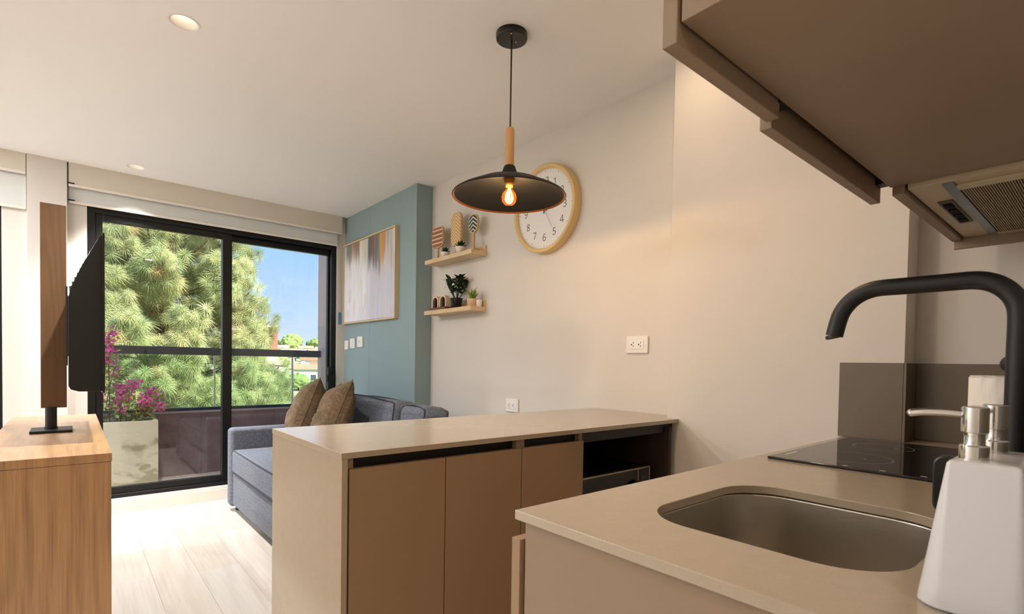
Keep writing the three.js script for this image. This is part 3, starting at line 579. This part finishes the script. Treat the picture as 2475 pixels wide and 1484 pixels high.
// ---------------------------------------------------------------- pendant lamp and clock
{
  const t = thing('pendant_lamp', 'black disc pendant lamp with wooden neck hanging over the peninsula', 'pendant lamp', [1.32, 0, -1.6]);
  part(t, 'ceiling_rose', lathe([[0, 2.39], [0.056, 2.39], [0.0605, 2.393], [0.0615, 2.398], [0.0615, CY], [0, CY]], 48), mt.blackSatin);
  part(t, 'screw', [new THREE.SphereGeometry(0.004, 10, 8).translate(0.018, 2.389, 0.005), new THREE.SphereGeometry(0.004, 10, 8).translate(-0.03, 2.389, 0.035)], M('#c79a6e', 0.3, { metalness: 0.9 }));
  part(t, 'cord', cyl(0.0032, 0.0032, 2.39 - 2.045, 0, 2.045, 0, 12), mt.blackMatte);
  part(t, 'wooden_neck', lathe([[0, 2.048], [0.0145, 2.048], [0.0172, 2.044], [0.0172, 1.9], [0, 1.9]], 32), mt.handleWood);
  part(t, 'shade', lathe([[0.017, 1.902], [0.022, 1.898], [0.034, 1.864], [0.038, 1.856], [0.13, 1.832], [0.205, 1.796], [0.2225, 1.785], [0.2258, 1.780], [0.2245, 1.778], [0.2205, 1.781], [0.203, 1.792], [0.128, 1.827], [0.044, 1.849], [0.03, 1.851], [0.0, 1.851]], 96), M('#070606', 0.6, { specularIntensity: 0.6 }));
  part(t, 'lip_glow_ring', lathe([[0.2243, 1.7778], [0.2205, 1.7805], [0.2165, 1.783]], 96), M('#8a4f20', 0.3, { metalness: 0.7 }));  // bulb light on the shade lip, painted as an amber metal ring
  part(t, 'socket', lathe([[0, 1.853], [0.021, 1.853], [0.019, 1.83], [0.0145, 1.827], [0.0145, 1.818], [0, 1.818]], 32), M('#b98345', 0.3, { metalness: 0.8 }));
  const b = part(t, 'bulb_glass', lathe([[0.0125, 1.82], [0.013, 1.812], [0.0175, 1.803], [0.0265, 1.792], [0.0305, 1.777], [0.0275, 1.760], [0.018, 1.7495], [0, 1.7455]], 40), M('#ffc478', 0.02, { transmission: 0.992, thickness: 0, emissive: new THREE.Color(1, 0.5, 0.13), emissiveIntensity: 1.1 }));
  const fil = []; for (let k = 0; k < 6; k++) { const a = k / 6 * Math.PI * 2; fil.push(tube([[Math.cos(a) * 0.004, 1.815, Math.sin(a) * 0.004], [Math.cos(a) * 0.0105, 1.785, Math.sin(a) * 0.0105], [Math.cos(a) * 0.005, 1.757, Math.sin(a) * 0.005]], 0.0012, 12, 6)); }
  part(b, 'filament', fil, M('#000000', 1, { emissive: new THREE.Color(1, 0.72, 0.38), emissiveIntensity: 14 }));
  const l = new THREE.PointLight(new THREE.Color(1, 0.6, 0.26), DL.pendant, 0, 2); l.position.set(1.32, 1.783, -1.6); l.castShadow = true; l.shadow.radius = 1; scene.add(l);
}
function canvasTex(w, h, draw) {
  const c = document.createElement('canvas'); c.width = w; c.height = h; draw(c.getContext('2d'), w, h);
  const t = new THREE.CanvasTexture(c); t.colorSpace = THREE.SRGBColorSpace; t.magFilter = THREE.LinearFilter; return t;
}
{
  const t = thing('wall_clock', 'round wall clock with pale wooden rim behind the pendant lamp', 'clock', [XR, 1.982, -2.116]);
  t.rotation.y = -Math.PI / 2;
  const R = 0.243, ring = lathe([[R - 0.026, 0.0], [R - 0.002, 0.0], [R, 0.002], [R, 0.05], [R - 0.003, 0.054], [R - 0.010, 0.056], [R - 0.018, 0.053], [R - 0.024, 0.046], [R - 0.026, 0.042], [R - 0.026, 0.0]], 96).rotateX(Math.PI / 2);
  part(t, 'rim', ring, mt.clockWood);
  part(t, 'back', new THREE.CylinderGeometry(R - 0.004, R - 0.004, 0.004, 64).rotateX(Math.PI / 2).translate(0, 0, 0.003), M('#3a332a', 0.7));
  const face = canvasTex(1024, 1024, (g, w) => {
    g.fillStyle = '#ece9e4'; g.fillRect(0, 0, w, w); g.translate(w / 2, w / 2); g.fillStyle = '#2b2b2d';
    g.textAlign = 'center'; g.textBaseline = 'middle'; g.font = '128px sans-serif';
    for (let n = 1; n <= 12; n++) { const a = n * Math.PI / 6; g.fillText(String(n), Math.sin(a) * 364, -Math.cos(a) * 364 + 4); }
    for (let n = 0; n < 60; n++) { g.save(); g.rotate(n * Math.PI / 30); g.fillRect(-2, -500, n % 5 ? 3 : 5, n % 5 ? 16 : 30); g.restore(); }
  });
  part(t, 'dial', new THREE.CircleGeometry(R - 0.024, 72).translate(0, 0, 0.036), M('#ffffff', 0.5, { map: face }));
  const hand = (a, L, w, z, tail, m) => part(t, 'hand', bx(-w / 2, w / 2, -tail, L, z, z + 0.0015, 0.0004), m).rotation.set(0, 0, -a);
  const hm = M('#1b1b1d', 0.4);
  hand(10.2 / 12 * Math.PI * 2, 0.105, 0.008, 0.038, 0.02, hm); hand(0.03 * Math.PI * 2, 0.155, 0.006, 0.040, 0.025, hm); hand(0.415 * Math.PI * 2, 0.13, 0.0016, 0.042, 0.03, M('#8f8f92', 0.4));
  part(t, 'hub', new THREE.CylinderGeometry(0.007, 0.007, 0.008, 20).rotateX(Math.PI / 2).translate(0, 0, 0.041), hm);
  part(t, 'glass', new THREE.CircleGeometry(R - 0.023, 64).translate(0, 0, 0.047), mt.glass);
}

// ---------------------------------------------------------------- painting, switches, sockets
{
  const t = thing('painting', 'abstract painting of pale vertical streaks in a slim light wood frame', 'painting', [1.906, 0, 0]);
  const z0 = -4.612, z1 = -3.618, y0 = 1.45, y1 = 2.158, f = 0.011, d = 0.036;
  part(t, 'frame', [bx(-d, 0, y0, y0 + f, z0, z1, 0.001), bx(-d, 0, y1 - f, y1, z0, z1, 0.001), bx(-d, 0, y0 + f, y1 - f, z0, z0 + f, 0.001), bx(-d, 0, y0 + f, y1 - f, z1 - f, z1, 0.001)], mt.pine);
  const art = tex(512, 512, (u, v) => {
    const s = fbm(u * 26, v * 1.1, 2.4, 4), wide = fbm(u * 7, v * 0.8, 6.1, 3), fine = fbm(u * 80, v * 4, 1, 2);
    let low = mixc([236, 234, 238], [206, 206, 220], smooth(0.25, 0.6, u + wide * 0.4)); low = low.map((c) => c * (1 + s * 0.07 + fine * 0.05));
    if (fbm(u * 18, v * 2.5, 12, 3) > 0.2) low = mixc(low, [226, 200, 170], 0.45);
    const bands = [[0.0, [196, 190, 180]], [0.08, [104, 120, 116]], [0.19, [170, 120, 100]], [0.26, [128, 104, 86]], [0.36, [222, 214, 196]], [0.46, [206, 200, 186]], [0.52, [66, 84, 100]], [0.6, [126, 74, 54]], [0.66, [92, 120, 140]], [0.74, [214, 152, 60]], [0.82, [196, 132, 80]], [0.9, [190, 190, 186]], [1.0, [206, 210, 214]]];
    const q = clamp(u + s * 0.12); let c = bands[0][1]; for (let i = 0; i < bands.length - 1; i++) if (q >= bands[i][0]) c = mixc(bands[i][1], bands[i + 1][1], smooth(0.25, 0.8, (q - bands[i][0]) / (bands[i + 1][0] - bands[i][0])));
    c = c.map((k) => k * (1 + fine * 0.3 + s * 0.2));
    const edge = 0.80 - 0.16 * smooth(0.35, 0.7, u) + wide * 0.2 + s * 0.22;
    return mixc(low, mixc(c, low, 0.18), smooth(edge - 0.12, edge + 0.14, v));
  });
  const g = new THREE.BoxGeometry(z1 - z0 - 2 * f - 0.006, y1 - y0 - 2 * f - 0.006, 0.012); g.rotateY(-Math.PI / 2).translate(-0.022, (y0 + y1) / 2, (z0 + z1) / 2);
  part(t, 'canvas', g, M('#ffffff', 0.6, { map: art }));
  part(t, 'backing', bx(-0.014, -0.001, y0 + f, y1 - f, z0 + f, z1 - f, 0), mt.pine);
}
function wallPlate(name, label, cat, x, y, z, w, h, kind, group) {
  const t = thing(name, label, cat, [x, y, z], group); t.rotation.y = -Math.PI / 2;
  part(t, 'plate', bx(-w / 2, w / 2, -h / 2, h / 2, 0, 0.011, 0.004), mt.plate);
  if (kind === 'socket') {
    part(t, 'insert', bx(-w * 0.33, w * 0.33, -h * 0.26, h * 0.26, 0.010, 0.0135, 0.002), mt.white);
    for (const s of [-1, 1]) { const c = s * w * 0.17; part(t, 'socket_holes', [new THREE.CylinderGeometry(0.0034, 0.0034, 0.001, 14).rotateX(Math.PI / 2).translate(c - 0.007, 0, 0.0138), bx(c + 0.002, c + 0.0045, 0.004, 0.0125, 0.0132, 0.0142, 0), bx(c + 0.002, c + 0.0045, -0.0125, -0.004, 0.0132, 0.0142, 0)], mt.blackMatte); }
  } else {
    part(t, 'rocker', bx(-w * 0.2, w * 0.2, -h * 0.27, h * 0.27, 0.010, 0.0145, 0.002), mt.white);
    if (kind === 'mark') part(t, 'mark', bx(-0.004, 0.006, -0.008, 0.01, 0.0142, 0.0149, 0), M('#7d7d7d', 0.5));
  }
}
wallPlate('wall_socket', 'white double socket high on the cream wall right of the clock', 'socket', XR, 1.219, -1.496, 0.122, 0.082, 'socket');
wallPlate('wall_socket', 'white double socket just above the peninsula worktop', 'socket', XR, 0.866, -2.404, 0.116, 0.08, 'socket');
wallPlate('light_switch', 'white switch nearest the window under the painting', 'switch', 1.906, 1.263, -4.586, 0.082, 0.082, 'plain');
wallPlate('light_switch', 'middle one of three white switches under the painting', 'switch', 1.906, 1.275, -4.456, 0.1, 0.09, 'plain');
wallPlate('light_switch', 'white switch with grey mark nearest the panel seam under the painting', 'switch', 1.906, 1.286, -4.298, 0.105, 0.092, 'mark');
solo('wall_sticker', 'small blue and white sticker on the wall edge beside the painting', 'sticker', bx(1.845, 1.872, 1.45, 1.56, ZW, ZW + 0.0015, 0), M('#5f97c8', 0.5));

// ---------------------------------------------------------------- shelves and what stands on them
function ledge(label, y) {
  const t = thing('picture_ledge', label, 'shelf');
  part(t, 'board', bx(1.916, XR - 0.0005, y, y + 0.028, -3.255, -2.688, 0.001, true), mt.pine);
  part(t, 'back_rail', bx(XR - 0.0145, XR - 0.0005, y + 0.028, y + 0.068, -3.255, -2.688, 0.001, true), mt.pine);
}
ledge('upper pale wood ledge carrying three tree ornaments', 1.811); ledge('lower pale wood ledge carrying the dark leafy plant', 1.454);
const S1 = 1.8393, S2 = 1.4823;
function fitUV(g) { g.computeBoundingBox(); const b = g.boundingBox, p = g.attributes.position, u = g.attributes.uv; for (let i = 0; i < p.count; i++) u.setXY(i, (p.getX(i) - b.min.x) / (b.max.x - b.min.x), (p.getY(i) - b.min.y) / (b.max.y - b.min.y)); return g; }
function ornament(label, z, w, y0, y1, r, map, stemTop, rimM, x = 1.972) {
  const t = thing('tree_ornament', label, 'ornament', [x, S1, z], 'tree ornaments on the upper ledge'); t.rotation.y = -Math.PI / 2;
  part(t, 'base', bx(-0.036, 0.036, 0, 0.014, -0.026, 0.026, 0.002), rimM);
  part(t, 'stem', bx(-0.008, 0.008, 0.014, stemTop - S1, -0.006, 0.006, 0.001), rimM);
  part(t, 'crown', extrude(roundRect(-w / 2, w / 2, y0 - S1, y1 - S1, r), 0.014, 0.002, 14).translate(0, 0, -0.007), rimM);
  part(t, 'pattern', fitUV(extrude(roundRect(-w / 2 + 0.006, w / 2 - 0.006, y0 - S1 + 0.006, y1 - S1 - 0.006, Math.max(0.004, r - 0.006)), 0.004, 0.0005, 14)).translate(0, 0, 0.005), M('#ffffff', 0.7, { map }));
}
const redRows = tex(256, 256, (u, v) => { const k = (v * 4.4) % 1, dash = Math.sin(u * 75 + Math.floor(v * 4.4) * 2) * 0.1; return mixc([150, 92, 68], [226, 196, 168], smooth(0.55 + dash, 0.66 + dash, k) * (1 - smooth(0.9, 0.98, k))); });
const chev = (a, b, n, duty, amp) => tex(256, 512, (u, v) => { const k = ((v + Math.abs(u - 0.5) * amp) * n) % 1; return mixc(a, b, smooth(duty - 0.05, duty + 0.05, k) * (1 - smooth(0.93, 1, k))); });
const lightWood = M('#c9a672', 0.55);
ornament('square-topped tree ornament with red-brown rows on the upper ledge', -3.17, 0.142, 1.93, 2.072, 0.034, redRows, 1.95, lightWood);
ornament('tall pale tree ornament with carved chevrons on the upper ledge', -2.937, 0.118, 1.908, 2.124, 0.04, chev([196, 156, 98], [228, 204, 160], 9, 0.55, 0.42), 1.92, lightWood);
ornament('oval tree ornament with dark teal chevrons on the upper ledge', -2.742, 0.098, 1.956, 2.073, 0.046, chev([38, 62, 74], [236, 226, 208], 4.2, 0.62, 0.55), 1.97, lightWood);
function blade(L, w, curl) { const s = []; const n = 5; const P = (i) => { const t = i / n; return [w * Math.sin(Math.PI * Math.min(1, t * 0.92 + 0.08)) * 0.5, L * t, curl * L * t * t]; }; for (let i = 0; i < n; i++) { const [a, y, z] = P(i), [b, Y, Z] = P(i + 1); s.push(-a, y, z, a, y, z, b, Y, Z, -a, y, z, b, Y, Z, -b, Y, Z); } const g = new THREE.BufferGeometry(); g.setAttribute('position', new THREE.Float32BufferAttribute(s, 3)); g.setAttribute('uv', new THREE.Float32BufferAttribute(new Float32Array(s.length / 3 * 2), 2)); g.computeVertexNormals(); return g; }
function succulent(label, z, r, x = 1.972) {
  const t = thing('potted_succulent', label, 'plant', [x, S1, z]);
  part(t, 'pot', lathe([[0, 0], [r * 0.72, 0], [r * 0.98, r * 1.1], [r, r * 1.15], [r * 0.9, r * 1.15], [r * 0.85, r * 1.0], [0, r * 1.0]], 28), mt.pot);
  const g = blade(r * 1.35, r * 0.62, 0.25);
  for (let k = 0; k < 22; k++) { const m = part(t, 'leaf', g, mt.leafSucc); m.rotation.set(0.15 + 1.15 * (k / 22), k * 2.4, 0, 'YXZ'); m.position.y = r * 1.02; }
}
succulent('small dark succulent in a white pot between the first two tree ornaments', -3.052, 0.032, 1.958); succulent('larger succulent in a white pot between the chevron ornaments', -2.855, 0.036, 1.95);
{ // dark leafy plant in black pot
  const t = thing('potted_plant', 'bushy dark green plant in a black pot on the lower ledge', 'plant', [1.972, S2, -2.93]);
  part(t, 'pot', lathe([[0, 0], [0.032, 0], [0.043, 0.066], [0.0445, 0.07], [0.041, 0.07], [0.039, 0.062], [0, 0.062]], 32), mt.blackGloss);
  const g = blade(0.062, 0.034, 0.35);
  for (let k = 0; k < 9; k++) {
    const a = k * 2.4, R = 0.035 + 0.075 * ((k * 0.37) % 1), h = 0.13 + 0.055 * (1 - R * 6 + 0.3) , sx = Math.cos(a) * R * 0.62, sz = Math.sin(a) * R * 1.05;
    const pts = [[sx * 0.15, 0.06, sz * 0.15], [sx * 0.5, h * 0.6, sz * 0.5], [sx * 0.85, h * 0.92, sz * 0.85], [sx, h * 1.08, sz]];
    const st = part(t, 'stem', tube(pts, 0.0026, 10, 6), mt.leafDark), c = new THREE.CatmullRomCurve3(pts.map((p) => V(...p)));
    for (let j = 0; j < 9; j++) { const q = c.getPoint(0.34 + j * 0.0825), m = part(st, 'leaf', g, mt.leafDark); m.position.copy(q); m.rotation.set(0.25 + rr(0.3, 0.8), a + (j % 2 ? 1.35 : -1.35) + rr(-0.4, 0.4), 0, 'YXZ'); m.scale.setScalar(rr(0.75, 1.05)); }
  }
}
{
  const t = thing('potted_grass', 'small bright green grass plant in a wooden pot on the lower ledge', 'plant', [1.972, S2, -2.745]);
  part(t, 'pot', lathe([[0, 0], [0.031, 0], [0.036, 0.05], [0.033, 0.05], [0.032, 0.044], [0, 0.044]], 28), M('#d9b794', 0.6));
  const g = blade(0.085, 0.009, 0.3);
  for (let k = 0; k < 46; k++) { const m = part(t, 'leaf', g, mt.leafLime); m.rotation.set(rr(-0.05, 0.75), k * 2.4, 0, 'YXZ'); m.position.set(rr(-0.012, 0.012), 0.042, rr(-0.012, 0.012)); m.scale.setScalar(rr(0.65, 1.1)); }
}
{
  const t = thing('arch_ornament', 'dark wooden ornament with two pale arches left of the black pot', 'ornament', [1.968, S2, -3.115]); t.rotation.y = -Math.PI / 2; t.scale.setScalar(1.12);
  part(t, 'base', bx(-0.088, 0.088, 0, 0.018, -0.03, 0.03, 0.002), M('#6e4630', 0.6));
  for (const c of [-0.045, 0.043]) {
    const s = new THREE.Shape(); s.moveTo(c - 0.036, 0.018); s.lineTo(c - 0.036, 0.055); s.absarc(c, 0.055, 0.036, Math.PI, 0, true); s.lineTo(c + 0.036, 0.018); s.lineTo(c + 0.028, 0.018); s.lineTo(c + 0.028, 0.055); s.absarc(c, 0.055, 0.028, 0, Math.PI, false); s.lineTo(c - 0.028, 0.018); s.closePath();
    part(t, 'arch', extrude(s, 0.034, 0.001, 20).translate(0, 0, -0.017), M('#e0c6a6', 0.6));
    const i = new THREE.Shape(); i.moveTo(c - 0.0275, 0.018); i.lineTo(c - 0.0275, 0.055); i.absarc(c, 0.055, 0.0275, Math.PI, Math.PI / 2, true); i.lineTo(c - 0.006, 0.018); i.closePath();
    part(t, 'inlay', extrude(i, 0.028, 0, 14).translate(0, 0, -0.014), M('#3a241c', 0.6));
  }
}
solo('small_cup', 'small white cup at the near end of the lower ledge', 'cup', lathe([[0, 0], [0.017, 0], [0.02, 0.042], [0.018, 0.042], [0.016, 0.004], [0, 0.004]], 24).translate(1.995, S2, -2.706), mt.white);

// ---------------------------------------------------------------- sofa and cushions
{
  const t = thing('sofa', 'grey fabric sofa with piped seat under the green wall', 'sofa');
  const X0 = 0.885, X1 = 1.9, ZA = -4.315, ZC = -2.56, arm = 0.11;
  const seatBox = (x0, x1, y0, y1, z0, z1, r) => bx(x0, x1, y0, y1, z0, z1, r, false, 5);
  part(t, 'base', seatBox(X0 + 0.012, X1 - 0.02, 0.045, 0.285, ZA + arm * 0.6, ZC - arm * 0.6, 0.015), mt.sofa);
  part(t, 'arm', seatBox(X0 - 0.008, X1 - 0.03, 0.035, 0.612, ZA, ZA + arm, 0.03), mt.sofa); part(t, 'arm', seatBox(X0 - 0.008, X1 - 0.03, 0.035, 0.612, ZC - arm, ZC, 0.03), mt.sofa);
  const seat = part(t, 'seat_cushion', seatBox(X0, 1.62, 0.288, 0.458, ZA + arm + 0.004, ZC - arm - 0.004, 0.028), mt.sofa);
  const pipe = (y) => tube([[X0 + 0.012, y, ZC - arm - 0.01], [X0 + 0.006, y, -3.4], [X0 + 0.012, y, ZA + arm + 0.01]], 0.005, 20, 8);
  part(seat, 'piping', pipe(0.45), mt.piping); part(seat, 'piping', pipe(0.294), mt.piping);
  part(t, 'back', seatBox(1.7, X1, 0.05, 0.74, ZA, ZC, 0.05), mt.sofa);
  const puff = (z0, z1, top, x0, tilt) => {
    const g = new RoundedBoxGeometry(0.2, top - 0.46, z1 - z0, 8, 0.055), p = g.attributes.position, h = (top - 0.46) / 2, d = (z1 - z0) / 2;
    for (let i = 0; i < p.count; i++) { const a = clamp(1 - (p.getY(i) / h) ** 2), b = clamp(1 - (p.getZ(i) / d) ** 2); p.setX(i, p.getX(i) + Math.sign(p.getX(i)) * 0.035 * a * b); p.setY(i, p.getY(i) + (p.getY(i) > 0 ? 0.012 * b - 0.012 * (1 - b) : 0)); }
    g.computeVertexNormals(); metreUV(g); g.rotateZ(tilt).translate(x0, (top + 0.46) / 2, (z0 + z1) / 2);
    const c = part(t, 'back_cushion', g, mt.sofa), e = 0.0848, tops = [];
    for (let q = -1; q <= 1.001; q += 0.1) { const zz = q * (d - 0.02), bb = 1 - (zz / d) ** 2; tops.push([0, h - 0.0165 + 0.024 * bb - 0.012, zz]); }
    const loop = (sd) => tube([...tops, [0, h - 0.05, d - 0.0155], [0, 0, d - 0.0155], [0, -h * 0.6, d - 0.0155]].map(([, yy, zz]) => [sd * e, yy, zz]), 0.0045, 80, 8).rotateZ(tilt).translate(x0, (top + 0.46) / 2, (z0 + z1) / 2);
    part(c, 'piping', loop(-1), mt.piping); part(c, 'piping', loop(1), mt.piping);
  };
  puff(ZA + arm + 0.01, -3.06, 0.868, 1.66, -0.12); puff(-3.05, -2.74, 0.842, 1.70, -0.12);
  for (const [x, z] of [[0.95, -4.25], [0.95, -2.62], [1.8, -4.25], [1.8, -2.62]]) part(t, 'foot', cyl(0.025, 0.03, 0.046, x, 0, z, 16), mt.blackMatte);
}
function cushion(label, x, y, z, size, thick, yaw, lean, spin) {
  const n = 40, pos = [], uv = [], idx = [];
  for (const s of [1, -1]) for (let j = 0; j <= n; j++) for (let i = 0; i <= n; i++) {
    const u = i / n * 2 - 1, v = j / n * 2 - 1, pull = 0.2;
    const px = size / 2 * u * (1 - pull * (1 - v * v) * u * u), py = size / 2 * v * (1 - pull * (1 - u * u) * v * v);
    const f = Math.pow(Math.max(0, (1 - u * u) * (1 - v * v)), 0.42);
    const wr = 0.03 * f * fbm(u * 1.6 + s, v * 3.4, 3.3 + x, 3) + 0.006 * f * Math.sin(Math.atan2(v, u) * 9 + 3 * Math.hypot(u, v));
    pos.push(px, py, s * (thick / 2 * f + wr)); uv.push(px, py);
  }
  const k = (n + 1) * (n + 1);
  for (let b = 0; b < 2; b++) for (let j = 0; j < n; j++) for (let i = 0; i < n; i++) { const a = b * k + j * (n + 1) + i, c = a + n + 1; b ? idx.push(a, c, a + 1, a + 1, c, c + 1) : idx.push(a, a + 1, c, a + 1, c + 1, c); }
  const g = new THREE.BufferGeometry(); g.setAttribute('position', new THREE.Float32BufferAttribute(pos, 3)); g.setAttribute('uv', new THREE.Float32BufferAttribute(uv, 2)); g.setIndex(idx); g.computeVertexNormals();
  const t = thing('cushion', label, 'cushion', [x, y, z]), m = part(t, 'cover', g, mt.linen);
  m.rotation.set(lean, 0, spin, 'YXZ'); t.rotation.y = yaw;
  const edge = []; for (let q = 0; q <= 40; q++) { const s = q / 40 * 4, e = Math.floor(Math.min(3.999, s)), f = (s - e) * 2 - 1, c = [[f, -1], [1, f], [-f, 1], [-1, -f]][e]; edge.push([size / 2 * c[0] * (1 - 0.2 * (1 - c[1] ** 2) * c[0] ** 2), size / 2 * c[1] * (1 - 0.2 * (1 - c[0] ** 2) * c[1] ** 2), 0]); }
  part(m, 'seam', tube(edge.slice(0, 40), 0.003, 120, 6, true), mt.linen);
}
cushion('brown linen cushion nearer the window, leaning on the sofa back', 1.33, 0.728, -3.94, 0.53, 0.24, -1.95, -0.36, 0.1);
cushion('brown linen cushion in front, leaning on the sofa back', 1.345, 0.734, -3.47, 0.52, 0.23, -1.85, -0.36, 0.1);

// ---------------------------------------------------------------- low oak cabinet and television
{
  const t = thing('oak_cabinet', 'long oak cabinet carrying the television stand at the left edge', 'cabinet');
  part(t, 'top', bx(-0.234, 0.102, 0.772, 0.8, -3.725, -2.185, 0.001), mt.oak);
  part(t, 'end_panel', bx(-0.232, 0.1, 0, 0.771, -2.213, -2.187, 0.001), mt.oak); part(t, 'end_panel', bx(-0.232, 0.1, 0, 0.771, -3.723, -3.697, 0.001), mt.oak);
  part(t, 'back_panel', bx(-0.228, -0.21, 0.02, 0.771, -3.697, -2.213, 0), mt.oak); part(t, 'floor_panel', bx(-0.21, 0.085, 0.04, 0.06, -3.697, -2.213, 0), mt.oak);
  for (let k = 0; k < 3; k++) part(t, 'door', bx(0.085, 0.1, 0.042, 0.769, -3.695 + k * 0.4945, -3.695 + k * 0.4945 + 0.491, 0.001), mt.oak);
}
{
  const t = thing('television_stand', 'wooden board on a black pole holding the television', 'stand');
  part(t, 'base_plate', bx(-0.132, 0.002, 0.8003, 0.811, -3.03, -2.868, 0.002), mt.blackMatte);
  part(t, 'pole', cyl(0.0192, 0.0192, 0.093, -0.067, 0.811, -2.952, 32), mt.blackSatin); part(t, 'collar', cyl(0.0215, 0.0215, 0.009, -0.067, 0.811, -2.952, 32), mt.blackSatin);
  part(t, 'board', bx(-0.099, -0.016, 0.9, 1.76, -2.972, -2.946, 0.001), mt.board);
  part(t, 'bracket', [bx(-0.016, -0.0125, 1.08, 1.42, -3.0, -2.94, 0.001), bx(-0.0135, -0.009, 1.12, 1.36, -3.1, -2.72, 0.001)], mt.blackMatte);
}
{
  const t = thing('television', 'black flat television seen edge-on on the wooden stand', 'television');
  const s = new THREE.Shape(); [[0.0, 1.372], [0.03, 1.452], [0.078, 1.56], [0.086, 1.574], [0.0862, 0.992], [0.02, 0.992], [-0.002, 1.0], [-0.008, 1.012], [-0.008, 1.33]].forEach(([x, y], i) => i ? s.lineTo(x, y) : s.moveTo(x, y)); s.closePath();
  part(t, 'back_shell', extrude(s, 0.95, 0.001).translate(0, 0, -3.43), M('#060607', 0.32));
  part(t, 'bezel', bx(0.0865, 0.0945, 0.985, 1.58, -3.437, -2.473, 0.002), mt.blackGloss);
  part(t, 'screen', bx(0.0945, 0.0952, 0.995, 1.572, -3.43, -2.48, 0), M('#060607', 0.08));
  const v = []; for (let k = 0; k < 9; k++) { const q = k / 9, x = 0.0 + 0.066 * q, y = 1.375 + 0.158 * q; v.push(bx(x - 0.006, x + 0.002, y, y + 0.006, -3.38, -2.55, 0.001)); }
  part(t, 'vent_slats', v, mt.blackMatte);
}

renderer.render(scene, camera);
